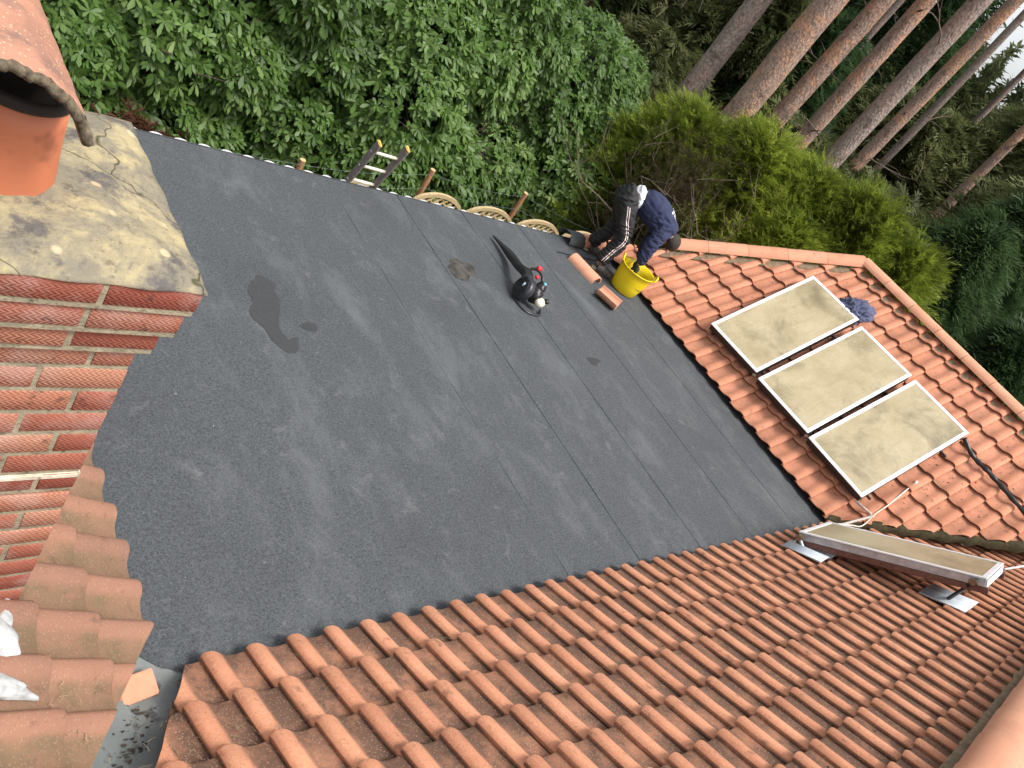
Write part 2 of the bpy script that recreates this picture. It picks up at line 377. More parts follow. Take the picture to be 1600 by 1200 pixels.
# bottom (near) slope, falling towards +Y
ab = R_(-1.7); Bac = Vector((math.cos(ab), math.sin(ab), 0)); Bdn = Vector((-math.sin(ab), math.cos(ab), 0))
Bup = -Bdn*CO + Vector((0, 0, SI))
Bo = Vector((1.26, 1.345, .03))
def Bz(x, y):   # height of the near slope's bed
    q = Vector((x, y, 0))-Vector((Bo.x, Bo.y, 0)); return Bo.z + (-q.dot(Bdn))*TAN
VL = Vector((1.44, 1.30, 0)); vdir = Vector((-.62, -.80, 0)).normalized(); vn = Vector((vdir.y, -vdir.x, 0))   # left valley
if vn.x > 0: vn = -vn    # vn points towards the left slope
VR = Vector((8.60, 1.20, 0)); vrd = Vector((1.6, -1.30, 0)).normalized(); vrn = Vector((-vrd.y, vrd.x, 0))    # points to +Y side
if vrn.y < 0: vrn = -vrn
tile_slope('roof_slope', Bo, Bac, Bup, 47, 8, .2065, .300, M_tileB,
           clips=[(VL + -vn*.10, vn), (VR + vrn*.40, vrn), ((0, -.86, 0), (0, -1, 0))], label='near pantile slope with dirty brown pans between pale rolls')
# right slope, falling towards -X
Ro = Vector((8.60, -2.93, .03)); Rup = Vector((CO, 0, SI))
def Rz(x): return Ro.z + (x-Ro.x)*TAN
hipd = Vector((1.61, -1.09, 0)).normalized(); hn = Vector((-hipd.y, hipd.x, 0))
if hn.y < 0: hn = -hn
HP = Vector((8.62, 5.60, 0))
tile_slope('roof_slope', Ro, (0, 1, 0), Rup, 38, 9, .2315, .372, M_tileR,
           clips=[(HP, hn), (VR, -vrn), ((11.27, 0, 0), (1, 0, 0))], label='right pantile slope under the solar collectors with dark wavy course lines')
# left slope, falling towards +X
Lo = Vector((1.475, 5.7, .03)); Lup = Vector((-CO, 0, SI))
def Lz(x): return Lo.z + (Lo.x-x)*TAN
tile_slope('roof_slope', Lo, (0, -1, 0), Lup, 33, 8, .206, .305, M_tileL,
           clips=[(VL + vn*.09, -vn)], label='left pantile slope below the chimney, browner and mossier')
# hidden back slopes so the roofs are closed solids
def sheet(name, pts, mat, parent=house, label=None):
    bm = bmesh.new(); bm.faces.new([bm.verts.new(p) for p in pts]); o = bm_obj(name, bm, mat, parent)
    if label: o['label'] = label
    return o
rz = Bz(3, -.80)
tile_slope('roof_slope', (10.9, -2.75, rz-1.22), (-1, 0, 0), (0, CO, SI), 55, 8, .2065, .300, M_tileB, label='slope beyond the near ridge')
tile_slope('roof_slope', (13.85, 3.83, .1), (0, -1, 0), (-CO, 0, SI), 30, 9, .2315, .372, M_tileR, clips=[((11.32, 0, 0), (-1, 0, 0)), ((11.27, 3.83, 0), (.8, 1, 0))], label='slope beyond the right ridge')
dck = simple('roof deck', (.05, .035, .03), .9)
Zd = -.075
sheet('roof_deck', [(1.56, 1.24, Bz(1.56, 1.24)+Zd), (8.7, 1.1, Bz(8.7, 1.1)+Zd), (10.6, -.80, Bz(10.6, -.8)+Zd), (-.02, -.80, Bz(-.02, -.8)+Zd)], dck)
sheet('roof_deck', [(8.62, 1.15, Rz(8.62)+Zd), (8.62, 5.58, Rz(8.62)+Zd), (11.27, 3.80, Rz(11.27)+Zd), (11.27, -.7, Rz(11.27)+Zd)], dck)
# felt roof in strips
fx = [1.30, 2.45, 3.40, 4.30, 5.155, 6.06, 7.0, 7.94, 8.76]
for a, b in zip(fx, fx[1:]):
    bm = bmesh.new(); ny = 24; gp = lambda q: .0004 if q < 4 else (.0014 if q < 5 else .0040)
    x0, x1 = a+gp(a), b-gp(b)
    for k in range(1):
        top = []; 
        for j in range(ny+1):
            y = 1.0+(5.70-1.0)*j/ny; 
            top.append((bm.verts.new((x0+.0015*math.sin(j*1.7+a)*(a > 4), y, 0)), bm.verts.new((x1+.0015*math.sin(j*1.3+a)*(b > 4), y, 0))))
        for p, q in zip(top, top[1:]): bm.faces.new((p[0], p[1], q[1], q[0]))
        ext = bmesh.ops.extrude_face_region(bm, geom=bm.faces[:]); bmesh.ops.translate(bm, vec=(0, 0, -.006), verts=[v for v in ext['geom'] if isinstance(v, bmesh.types.BMVert)])
    bmesh.ops.recalc_face_normals(bm, faces=bm.faces[:])
    bm_obj('felt_strip', bm, M_felt, house)
bm = bmesh.new(); box(bm, (1.2, .9, -.10), (8.8, 5.69, -.0075)); bm_obj('roof_deck', bm, M_bit, house)
bm = bmesh.new()   # felt turned down over the eave
for a, b in ((1.30, 8.0),): box(bm, (a, 5.692, -.10), (b, 5.706, .004), bev=.004)
bm_obj('felt_drip', bm, M_felt, house)
# felt dressed up over the end of the hip
bm = bmesh.new(); L = 14
for s in range(L+1):
    t = s/L*math.pi
    for x in (0, 1):
        bm.verts.new((7.80+x*.30 + (.03 if s in (5, 6) else 0), 5.64-.14*math.cos(t), .012+.12*math.sin(t)))
bm.verts.ensure_lookup_table()
for s in range(L): bm.faces.new((bm.verts[2*s], bm.verts[2*s+1], bm.verts[2*s+3], bm.verts[2*s+2]))
o = bm_obj('felt_upstand', bm, M_felt, house, True); mo = o.modifiers.new('s', 'SOLIDIFY'); mo.thickness = .006
# small cut patch of felt near the corner
bm = bmesh.new(); box(bm, (7.42, 5.30, .004), (8.5, 5.315, .007), Matrix.Rotation(0, 4, 'Z')); bm_obj('felt_joint', bm, M_bit, house)
# white scalloped comb sticking out under the felt at the eave
bm = bmesh.new(); prev = None
for k in range(26*12+1):
    x = 2.44+k*.2/12; sc_ = max(0, math.sin(math.pi*(k % 12)/12)-.45)/.55; row = (bm.verts.new((x, 5.701, -.014)), bm.verts.new((x, 5.7075+.030*sc_**.6, -.012+.010*sc_)))
    if prev: bm.faces.new((prev[0], prev[1], row[1], row[0]))
    prev = row
bmesh.ops.solidify(bm, geom=bm.faces[:], thickness=.006)
bm_obj('eaves_comb', bm, M_scal, house, False)
bm = bmesh.new(); box(bm, (1.5, 5.71, -.20), (8.3, 5.735, -.03)); bm_obj('fascia', bm, M_palewood, house)
# walls
bm = bmesh.new()
box(bm, (1.45, 5.40, GZ), (8.6, 5.62, -.11)); box(bm, (8.8, -2.6, GZ), (9.0, 5.3, -.12)); box(bm, (-3.5, -2.6, GZ), (8.7, -2.4, -.4)); box(bm, (13.4, -2.6, GZ), (13.6, 3.6, .1)); box(bm, (9.0, 5.1, GZ), (13.6, 5.3, -.12)) 
bm_obj('wall', bm, M_wall, house)
sheet('roof_slope', [(8.62, 5.62, .02), (13.9, 5.62, .02), (11.3, 3.86, 1.70), (11.24, 3.86, 1.68)], M_tileR, label='far hip end slope')
# damp marks on the felt
def blob(name, pts, mat, z=.003, label=None):
    P = curve_pts([(x, y, z) for x, y in pts]+[(pts[0][0], pts[0][1], z)], 10)[:-1]
    bm = bmesh.new(); bm.faces.new([bm.verts.new(p+Vector((.035*mn.noise(p*9)+.016*mn.noise(p*31), .035*mn.noise(p*9+Vector((7, 3, 1)))+.016*mn.noise(p*33+Vector((2, 8, 1))), 0))) for p in P]); o = bm_obj(name, bm, mat, house)
    if o.data.polygons[0].normal.z < 0: o.data.flip_normals()
    if label: o['label'] = label
blob('damp_patch', [(3.03, 4.12), (2.92, 4.02), (2.85, 3.84), (2.82, 3.68), (2.86, 3.54), (2.87, 3.44), (2.94, 3.36), (3.00, 3.35), (3.06, 3.43), (3.10, 3.50), (3.05, 3.50), (3.00, 3.47), (2.98, 3.55), (3.00, 3.64), (3.05, 3.76), (3.10, 3.90), (3.11, 4.04)], M_pud, label='long dark wet patch shaped like a comma')
blob('damp_patch', [(5.27, 4.69), (5.21, 4.58), (5.24, 4.48), (5.36, 4.45), (5.45, 4.53), (5.57, 4.60), (5.60, 4.76), (5.50, 4.74), (5.42, 4.79), (5.33, 4.74)], M_mud, label='brown muddy puddle mark')
blob('damp_patch', [(3.16, 3.61), (3.22, 3.66), (3.29, 3.65), (3.27, 3.59), (3.20, 3.57)], M_pud)
blob('damp_patch', [(6.41, 3.48), (6.50, 3.53), (6.58, 3.50), (6.63, 3.45), (6.52, 3.44), (6.46, 3.40)], M_pud)
# lead valley gutter between left and near slopes
bm = bmesh.new(); prev = None
for k in range(9):
    c = VL + vdir*(k*.22-.12); zc = .018 + max(0, (k*.22-.12))*.80*TAN*.92
    row = [bm.verts.new((c + vn*s_ + Vector((0, 0, zc+abs(s_)*.25)))) for s_ in (-.17, -.06, 0, .06, .17)]
    if prev:
        for a in range(4): bm.faces.new((prev[a], prev[a+1], row[a+1], row[a]))
    prev = row
bmesh.ops.recalc_face_normals(bm, faces=bm.faces[:]); bm_obj('valley_gutter', bm, M_lead, house, True)
# mossy mortar edge of the right valley
bm = bmesh.new(); prev = None; r = random.Random(5)
for k in range(41):
    d = k*.06 - .02; p = VR + vrd*d; wv = .012*math.sin(k*1.6)+r.uniform(-.006, .006)
    zr = Rz(p.x)+.045+wv; zb = Bz(p.x, p.y)
    row = [bm.verts.new((p+vrn*.05+Vector((0, 0, zr+.006)))), bm.verts.new(p-vrn*.015+Vector((0, 0, zr))), bm.verts.new(p-vrn*(.03+wv)+Vector((0, 0, zr-.035))), bm.verts.new(p-vrn*(.03+wv)+Vector((0, 0, max(zb, zr-.085-2*wv))))]
    if prev:
        for a in range(3): bm.faces.new((prev[a], prev[a+1], row[a+1], row[a]))
    prev = row
bmesh.ops.recalc_face_normals(bm, faces=bm.faces[:]); bm_obj('valley_mortar', bm, M_moss, house, True)
# ridge and hip tiles
def ridge_tile_bm(bm, L, r0, r1, th=.016, a0=8, seg=14, ang=None):
    """half-round tile lying along +X from 0 to L, radius grows r0->r1"""
    for x0, x1, ra, rb in ((0, L, r0, r1),):
        rows = []
        for x, r in ((x0, ra), (x1, rb)):
            rows.append([[bm.verts.new((x, -(r-q)*math.cos(R_(a)), (r-q)*math.sin(R_(a))*.86)) for a in [a0+(180-2*a0)*k/seg for k in range(seg+1)]] for q in (0, th)])
        (o0, i0), (o1, i1) = rows
        for k in range(seg):
            bm.faces.new((o0[k], o1[k], o1[k+1], o0[k+1])); bm.faces.new((i0[k], i0[k+1], i1[k+1], i1[k]))
            bm.faces.new((o0[k], o0[k+1], i0[k+1], i0[k])); bm.faces.new((o1[k], i1[k], i1[k+1], o1[k+1]))
        for k in (0, seg): bm.faces.new((o0[k], i0[k], i1[k], o1[k]))
def put_ridge(p, d, L, rad=.125, nrm=(0, 0, 1), label=None, name='ridge_tile', mat=None):
    bm = bmesh.new(); ridge_tile_bm(bm, L, rad, rad*1.03); M = frame(d, None, nrm, p); bmesh.ops.transform(bm, matrix=M, verts=bm.verts[:])
    bmesh.ops.recalc_face_normals(bm, faces=bm.faces[:])
    me_o = bm_obj(name, bm, mat or M_ridge, house, True)
    a = me_o.data.attributes.new('rnd', 'FLOAT', 'POINT'); rv = random.random(); a.data.foreach_set('value', [rv]*len(me_o.data.vertices))
    mo = me_o.modifiers.new('e', 'EDGE_SPLIT'); mo.split_angle = R_(50)
    if label: me_o['label'] = label
    return me_o
hip0 = Vector((8.86, 5.56, Rz(8.86)+.045)); hip1 = Vector((11.30, 3.90, Rz(11.30)+.045)); hd = (hip1-hip0); hl = hd.length; hd.normalize()
nh = 6
for k in range(nh):
    if k == 0: continue
    put_ridge(hip0+hd*(hl*k/nh+.004), hd, hl/nh-.007, .128)
r0 = Vector((11.30, 3.90, Rz(11.30)+.045))
for k in range(12): put_ridge(r0-Vector((0, .455*k+.004, 0)), (0, -1, 0), .448, .130)
put_ridge((8.12, 5.62, .03), (1, -.05, .02), .42, .12, label='bare orange ridge tile beside the left boot')
put_ridge((8.62, 5.60, .06), (1, -.30, .22), .40, .115)
# near ridge (bottom right corner of the view)
zr = Bz(3, -.80)
for k in range(28): put_ridge((-1.6+k*.455, -.80-.0297*(k*.455-4.6)*.0, zr+.05), (1, 0, 0), .449, .165)
# bedding mortar
def bed(p, d, L, nrm, half, h, mat=M_bed, wob=.006):
    bm = bmesh.new(); n_ = int(L/.06); prev = None; M = frame(d, None, nrm, p); r = random.Random(int(L*10))
    for k in range(n_+1):
        x = L*k/n_; row = [bm.verts.new(M @ Vector((x, sgn*(half+r.uniform(-wob, wob)), z))) for sgn, z in ((-1, -.05), (-1, h), (1, h), (1, -.05))]
        if prev:
            for a in range(3): bm.faces.new((prev[a], prev[a+1], row[a+1], row[a]))
        prev = row
    bmesh.ops.recalc_face_normals(bm, faces=bm.faces[:]); return bm_obj('bedding_mortar', bm, mat, house, False)
nR = Vector((-SI, 0, CO)); nB = Vector((-math.sin(ab)*SI, SI, CO))
hb = Vector((9.15, 5.20, 0)); he = Vector((11.15, 3.85, 0))
bed(Vector((hb.x, hb.y, Rz(hb.x)+.0)), Vector((he.x-hb.x, he.y-hb.y, Rz(he.x)-Rz(hb.x))), 2.66, nR, .06, .040)
bed(Vector((11.18, 3.80, Rz(11.18))), (0, -1, 0), 5.2, nR, .055, .040)
bed(Vector((-1.6, -.68, Bz(-1.6, -.68)+.0)), (1, math.sin(ab)*.0, 0), 12.2, Vector((0, SI, CO)), .06, .03, M_bed)

# ------------------------------------------------------------------ chimney
chim = bpy.data.objects.new('chimney', None); COL.objects.link(chim); chim.parent = house; chim.location = Vector((.57, 1.88, 0))-house.location
chim['label'] = 'red brick chimney stack stepping out at the top, with yellow lichened slab'
X1, Y0, XB0, YB1 = .935, 1.58, .19, 2.20
V, F_, rn = [], [], []
def cuboid(x0, x1, y0, y1, z0, z1, rv):
    b = len(V); j = lambda: random.uniform(-.0012, .0012)
    for x in (x0, x1):
        for y in (y0, y1):
            for z in (z0, z1): V.append((x+j(), y+j(), z+j()))
    for f in ((0, 1, 3, 2), (4, 6, 7, 5), (0, 4, 5, 1), (2, 3, 7, 6), (0, 2, 6, 4), (1, 5, 7, 3)): F_.append([b+i for i in f])
    rn.extend([rv]*8)
Cz = .0925; offs = {0: .062, 1: .050, 2: .026}
mb = bmesh.new(); random.seed(11)
for c in range(26):
    zt = 2.005-c*Cz - (.0 if c < 10 else .012); o = offs.get(c, 0); xa, xb, ya, yb = XB0-o, X1+o, Y0-o, YB1+o; th = .076
    box(mb, (xa+.003, ya+.003, zt-Cz), (xb-.003, yb-.003, zt-.0005))
    for side in range(4):
        ln = (xb-xa) if side % 2 == 0 else (yb-ya)
        start = (0, .135, .05, .18)[c % 4] if side == 0 else .12*(c % 2)
        # bricks laid from the visible corner backwards
        pos = ln; first = True
        while pos > .01:
            L = (.105 if first and c % 2 == 1 else .215)
            if c < 2 and side == 0: L = .232 if (first or random.random() < .8) else .1
            if random.random() < .10 and not first: L = .1
            a = max(0, pos-L); rv = min(1, max(0, random.gauss(.42, .28))); dpt = random.uniform(-.001, .002)
            if side == 0: cuboid(xa+a, xa+pos, ya-dpt, ya+.05, zt-th, zt, rv)
            elif side == 1: cuboid(xb-.05, xb+dpt, ya+.052+a*.9, ya+.052+pos*.9 if pos < ln else yb, zt-th, zt, rv)
            elif side == 2: cuboid(xa+a, xa+pos, yb-.05, yb+dpt, zt-th, zt, rv)
            else: cuboid(xa-dpt, xa+.05, ya+a, ya+pos, zt-th, zt, rv)
            pos = a-.014; first = False
me = np_mesh('brickwork', np.array(V), np.array(F_), attrs={'rnd': np.array(rn)}); bb = bmesh.new(); bb.from_mesh(me); bpy.data.meshes.remove(me)
bmesh.ops.bevel(bb, geom=bb.edges[:], offset=.003, segments=1, affect='EDGES', clamp_overlap=True)
bm_obj('brickwork', bb, M_brick, chim)
bm_obj('mortar', mb, M_mortar, chim)
bm = bmesh.new(); box(bm, (XB0, Y0-.004, 2.005-9*Cz-.004-.018), (X1+.003, Y0+.02, 2.005-9*Cz-.004+.005), bev=.004); o = bm_obj('mortar', bm, M_lime, chim); o['label'] = 'thick white mortar joint'
# flaunching slab
bm = bmesh.new(); nx, ny = 60, 54; g = {}; rr = random.Random(2)
def h2(x, y):
    return .010*math.sin(x*9+1.3)*math.sin(y*8)+.004*math.sin(x*31)*math.cos(y*27)+.0025*math.sin(x*77+y*50)
for i in range(nx+1):
    for j in range(ny+1):
        x = .12+(1.004-.12)*i/nx; y = 1.512+(2.27-1.512)*j/ny; e = min(x-.12, 1.004-x, y-1.512, 2.27-y)
        z = 2.006+.042*(1-math.exp(-e*9))/(1-math.exp(-3.4)) + h2(x, y)*min(1, e*9)
        if e < .004: x += .006*math.sin(y*40)*.5; y += .006*math.sin(x*35)*.5
        g[i, j] = bm.verts.new((x, y, z))
for i in range(nx):
    for j in range(ny): bm.faces.new((g[i, j], g[i+1, j], g[i+1, j+1], g[i, j+1]))
ed = [e for e in bm.edges if e.is_boundary]; ex = bmesh.ops.extrude_edge_only(bm, edges=ed)
for v in ex['geom']:
    if isinstance(v, bmesh.types.BMVert): v.co.z = 1.999
bmesh.ops.recalc_face_normals(bm, faces=bm.faces[:])
bm_obj('slab', bm, M_slab, chim, True)
PC = (.57, 1.86)
bm = bmesh.new(); lathe(bm, [(.128, 2.03), (.126, 2.07), (.120, 2.12), (.114, 2.20), (.110, 2.262), (.110, 2.262), (.096, 2.262), (.096, 2.05)], Matrix.Translation((PC[0], PC[1], 0)), 48); bm_obj('chimney_pot', bm, M_pot, chim, True)
bm = bmesh.new(); lathe(bm, [(.103, 2.258), (.116, 2.260), (.119, 2.268), (.117, 2.282), (.108, 2.288), (.098, 2.284), (.092, 2.27), (.088, 2.20), (.02, 2.12), (.001, 2.12)], Matrix.Translation((PC[0], PC[1], 0)), 48); bm_obj('pot_rim', bm, M_soot, chim, True)
# half-round clay cowl over the pot
bm = bmesh.new(); seg, ny = 40, 14; th = .020; ring = []
cx, cz = .462, 2.238
for j in range(ny+1):
    y = 1.605+.52*j/ny; R0 = .206+.004*j/ny; rows = []
    for q in (0, th):
        row = []
        for k in range(seg+1):
            t = R_(226)-R_(206)*k/seg; dr = .0022*math.sin(k*2.3+j)+.0018*math.sin(k*5.1); yy = y+(.006*math.sin(k*1.9)+.004*math.sin(k*4.7) if j == 0 else 0)
            row.append(bm.verts.new((cx+(R0-q+dr)*math.cos(t), yy, cz+(R0-q+dr)*math.sin(t))))
        rows.append(row)
    ring.append(rows)
for a, b in zip(ring, ring[1:]):
    for k in range(seg): bm.faces.new((a[0][k], b[0][k], b[0][k+1], a[0][k+1])); bm.faces.new((a[1][k], a[1][k+1], b[1][k+1], b[1][k]))
    for k in (0, seg): bm.faces.new((a[0][k], a[1][k], b[1][k], b[0][k]))
bmesh.ops.recalc_face_normals(bm, faces=bm.faces[:]); bm_obj('cowl', bm, M_cowl, chim, True)
bm = bmesh.new()
for rows in (ring and [None] or []): pass
eb = bmesh.new(); pr = None
for k in range(seg*2+1):
    t = R_(226)-R_(206)*k/(seg*2); kk = k/2; jr = random.uniform(-.002, .002)
    row = [eb.verts.new((cx+rr_*math.cos(t), 1.605+dy+jr+(.006*math.sin(kk*1.9)+.004*math.sin(kk*4.7)), cz+rr_*math.sin(t))) for rr_, dy in ((.208, .004), (.206, -.007), (.196, -.011), (.187, -.006), (.184, .006))]
    if pr:
        for a in range(4): eb.faces.new((pr[a], pr[a+1], row[a+1], row[a]))
    pr = row
bmesh.ops.recalc_face_normals(eb, faces=eb.faces[:]); bm_obj('cowl_edge', eb, M_cowl_edge, chim, True); bm.free()
# little scrap of mortar behind the cowl, tuft of moss on the slab edge
# white sealed flashing at the chimney foot
bm = bmesh.new()
zf = lambda x: Lz(x)
def lump(c, d, L, W, H, sd):
    nL = Vector((SI, 0, CO)); Mx = frame(d, None, nL, c); b = bmesh.new(); bmesh.ops.create_icosphere(b, subdivisions=4, radius=1)
    for v in b.verts:
        q = v.co.copy(); k = 1+.22*mn.noise(q*1.6+Vector((sd, 0, 0)))+.07*mn.noise(q*5+Vector((0, sd, 0)))
        v.co = Mx @ Vector((q.x*L*k, q.y*W*k*(1-.25*q.x), max(-.01, q.z*H*k)))
    t_ = bpy.data.meshes.new('t'); b.to_mesh(t_); b.free(); bm.from_mesh(t_); bpy.data.meshes.remove(t_)
from mathutils import noise as mn
lump(Vector((.82, 1.43, Lz(.82)+.045)), (.5, -.6, -.3), .115, .080, .040, 3); lump(Vector((.875, 1.53, Lz(.875)+.045)), (.15, .6, -.1), .085, .030, .028, 5)
lump(Vector((.74, 1.275, Lz(.74)+.045)), (1, -.28, -.6), .215, .050, .030, 8)
bm_obj('flashing', bm, M_whiteseal, chim, True)

# ------------------------------------------------------------------ solar collectors
def collector(c00, c10, c11, c01, label, grp, depth=.10, side=M_dark):
    """c00 lower-left, c10 upper-left, c11 upper-right, c01 lower-right of the TOP face (world)"""
    c00, c10, c11, c01 = map(Vector, (c00, c10, c11, c01)); o = c00; x = ((c10-c00)+(c11-c01))/2; y = ((c01-c00)+(c11-c10))/2
    n_ = x.cross(y).normalized(); 
    if n_.z < 0: n_ = -n_
    lx, ly = x.length, y.length; M = frame(x, None, n_, o)
    sy = 1 if (M.inverted() @ c01).y > 0 else -1
    t = thing('solar_collector', label, 'solar panel', tuple(o - n_*depth), grp)
    f = .042
    def B(lo, hi, name, mat, bev=.002):
        bm = bmesh.new(); lo = (lo[0], lo[1]*sy, lo[2]); hi = (hi[0], hi[1]*sy, hi[2]); lo, hi = tuple(map(min, zip(lo, hi))), tuple(map(max, zip(lo, hi)))
        box(bm, lo, hi, M, bev); return bm_obj(name, bm, mat, t)
    B((0, 0, -.012), (lx, f, 0), 'frame_bar', M_alu); B((0, ly-f, -.012), (lx, ly, 0), 'frame_bar', M_alu)
    B((0, f+.001, -.012), (f, ly-f-.001, 0), 'frame_bar', M_alu); B((lx-f, f+.001, -.012), (lx, ly-f-.001, 0), 'frame_bar', M_alu)
    B((f-.002, f-.002, -.014), (lx-f+.002, ly-f+.002, -.004), 'cover_sheet', M_panel, 0)
    B((.004, .004, -depth), (lx-.004, ly-.004, -.015), 'casing', side)
    return t, M, lx, ly, sy
def Rp(x, y, h): return (x, y, Rz(x)+h)
grp = 'three flat solar collectors in a row on the right slope'
cols = [((8.815, 3.83), (10.345, 3.91), (10.36, 3.09), (8.83, 2.99)), ((8.815, 2.925), (10.335, 3.00), (10.35, 2.145), (8.83, 2.085)), ((8.815, 2.03), (10.34, 2.08), (10.36, 1.235), (8.815, 1.195))]
labs = ['upper of three dusty solar collectors, next to the crumpled cloth', 'middle of three dusty solar collectors in the row on the right slope', 'lower of three dusty solar collectors, with the black pipe leaving its corner']
OFF = .255
for q, lb in zip(cols, labs):
    a, b, c, d = [Rp(x, y, OFF+.0) for x, y in q]
    col_t, M, lx, ly, sy = collector(a, b, c, d, lb, grp)
    for xx in (.06, lx-.06):
        for yy in (.06, ly-.06):
            bm = bmesh.new(); tube(bm, [M @ Vector((xx, sy*yy, -.10)), M @ Vector((xx, sy*yy, -.175))], .016, 8); bm_obj('foot', bm, M_dark, col_t)
# connectors between them
for yy in (3.02, 2.09):
    for x in (8.86, 10.28):
        bm = bmesh.new(); tube(bm, [Rp(x, yy-.045, OFF-.06), Rp(x, yy+.0, OFF-.06)], .018, 10); tube(bm, [Rp(x, yy-.03, OFF-.06), Rp(x, yy-.015, OFF-.06)], .026, 8)
        o = bm_obj('pipe_coupling', bm, M_brass); props(o, {(3.02, 8.86): 'lower pipe coupling between the upper and middle collectors', (3.02, 10.28): 'upper pipe coupling between the upper and middle collectors', (2.09, 8.86): 'lower pipe coupling between the middle and lower collectors', (2.09, 10.28): 'upper pipe coupling between the middle and lower collectors'}[(yy, x)], 'pipe coupling', 'pipe couplings between the collectors')
# rails below them
for x in (9.05, 10.10):
    bm = bmesh.new(); y = 1.25
    tube(bm, [Rp(x, 1.15, .105), Rp(x+.01, 3.90, .105)], .016, 8); o = bm_obj('mounting_rail', bm, M_dark); props(o, 'dark mounting rail under the %s edge of the three collectors' % ('lower' if x < 10 else 'upper'), 'rail', 'rails under the collectors')
# collector on the near slope, steeper than the roof
t4, M, lx, ly, sy = collector((7.11, 1.06, .345), (7.14, -.08, 1.315), (7.99, -.11, 1.33), (7.90, 1.02, .365), 'single solar collector tilted steeper than the near roof slope, seen almost edge on', None, depth=.075, side=M_alug)
def B4(lo, hi, name, mat, parent=t4, bev=.002):
    bm = bmesh.new(); lo = (lo[0], lo[1]*sy, lo[2]); hi = (hi[0], hi[1]*sy, hi[2]); lo, hi = tuple(map(min, zip(lo, hi))), tuple(map(max, zip(lo, hi)))
    box(bm, lo, hi, M, bev); return bm_obj(name, bm, mat, parent)
B4((-.01, -.006, -.125), (lx+.02, .05, -.077), 'support_rail', M_brown); B4((-.01, ly-.05, -.125), (lx+.02, ly, -.077), 'support_rail', M_brown)
B4((lx+.001, .03, -.085), (lx+.004, ly-.03, -.02), 'end_plate', M_alu)
for xx, ln in ((.03, .16), (lx-.08, .18)):
    p = M @ Vector((xx, -sy*.045, -.05)); q = Vector((p.x+(.01 if xx < .5 else .30), p.y-(.13 if xx < .5 else .0), 0)); q.z = Bz(q.x, q.y)+.06
    bm = bmesh.new(); tube(bm, curve_pts([M @ Vector((xx, sy*.01, -.045)), p, q], 5), .016, 10); bm_obj('flow_pipe', bm, M_alug if xx < .5 else M_black, t4, True)
    bm = bmesh.new(); tube(bm, [M @ Vector((xx, sy*.005, -.045)), M @ Vector((xx, -sy*.07, -.045))], .026, 8); tube(bm, [M @ Vector((xx-.035, -sy*.045, -.045)), M @ Vector((xx+.035, -sy*.045, -.045))], .02, 8); bm_obj('pipe_elbow', bm, M_brass, t4)
    # grey profiled flashing sheet where the pipe enters the roof
    bm = bmesh.new(); prev = None
    for k in range(25):
        u = -.21+.42*k/24; h = .052+.028*math.cos((u+.05)/.2065*2*math.pi)
        row = [bm.verts.new((q.x+u+.03, q.y+v, Bz(q.x+u, q.y+v)+h+.046)) for v in (-.15, .16)]
        if prev: bm.faces.new((prev[0], prev[1], row[1], row[0]))
        prev = row
    o = bm_obj('pipe_flashing', bm, M_galvflash, None, True); mo = o.modifiers.new('s', 'SOLIDIFY'); mo.thickness = .004
    props(o, 'pale grey moulded flashing under the %s of the single collector' % ('lower left corner' if xx < .5 else 'upper end'), 'flashing', 'pipe flashings under the single collector')
# pipes on the right slope
bm = bmesh.new(); tube(bm, curve_pts([Rp(10.34, 1.22, .20), Rp(10.36, 1.05, .12), Rp(10.37, .92, .10), Rp(10.34, .80, .13), Rp(10.36, .66, .11), Rp(10.34, .50, .12), Rp(10.33, .30, .12), Rp(10.32, .0, .12), Rp(10.40, -.3, .12)], 8), [.026+.004*math.sin(i*.9) for i in range(65)], 12)
o = bm_obj('insulated_pipe', bm, M_black, None, True); props(o, 'black foam insulated pipe running down from the lower collector corner', 'pipe')
bm = bmesh.new(); tube(bm, [Rp(8.83, 1.20, .18), Rp(8.93, 1.02, .12), Rp(8.92, 1.0, .11)], .014, 10); tube(bm, [Rp(8.95, .985, .11), (8.10, 1.02, .30)], .014, 10)
o = bm_obj('copper_pipe', bm, simple('pale lagged pipe', (.45, .38, .34), .5, var=.3, sc=40), None, True); props(o, 'thin pale pipe linking the lower collector to the single one', 'pipe')
bm = bmesh.new(); tube(bm, curve_pts([(8.02, 1.02, .34), (8.40, .98, .30), Rp(8.80, .96, .09), Rp(9.02, 1.0, .075), Rp(9.18, 1.01, .085), Rp(9.45, 1.05, .08), Rp(9.62, 1.07, .08)], 8), .0075, 8); tube(bm, [Rp(9.60, 1.07, .08), Rp(9.64, 1.075, .085)], .016, 8)
o = bm_obj('white_cable', bm, simple('white cable sleeve', (.70, .62, .54), .5), None, True); props(o, 'thin white sensor cable lying across the tiles below the collectors', 'cable')
bm = bmesh.new(); tube(bm, [(7.97, -.10, 1.26), (9.6, -.40, 1.50)], .009, 8); o = bm_obj('white_pipe', bm, M_alu, None, True); props(o, 'thin white pipe leaving the upper corner of the single collector', 'pipe')
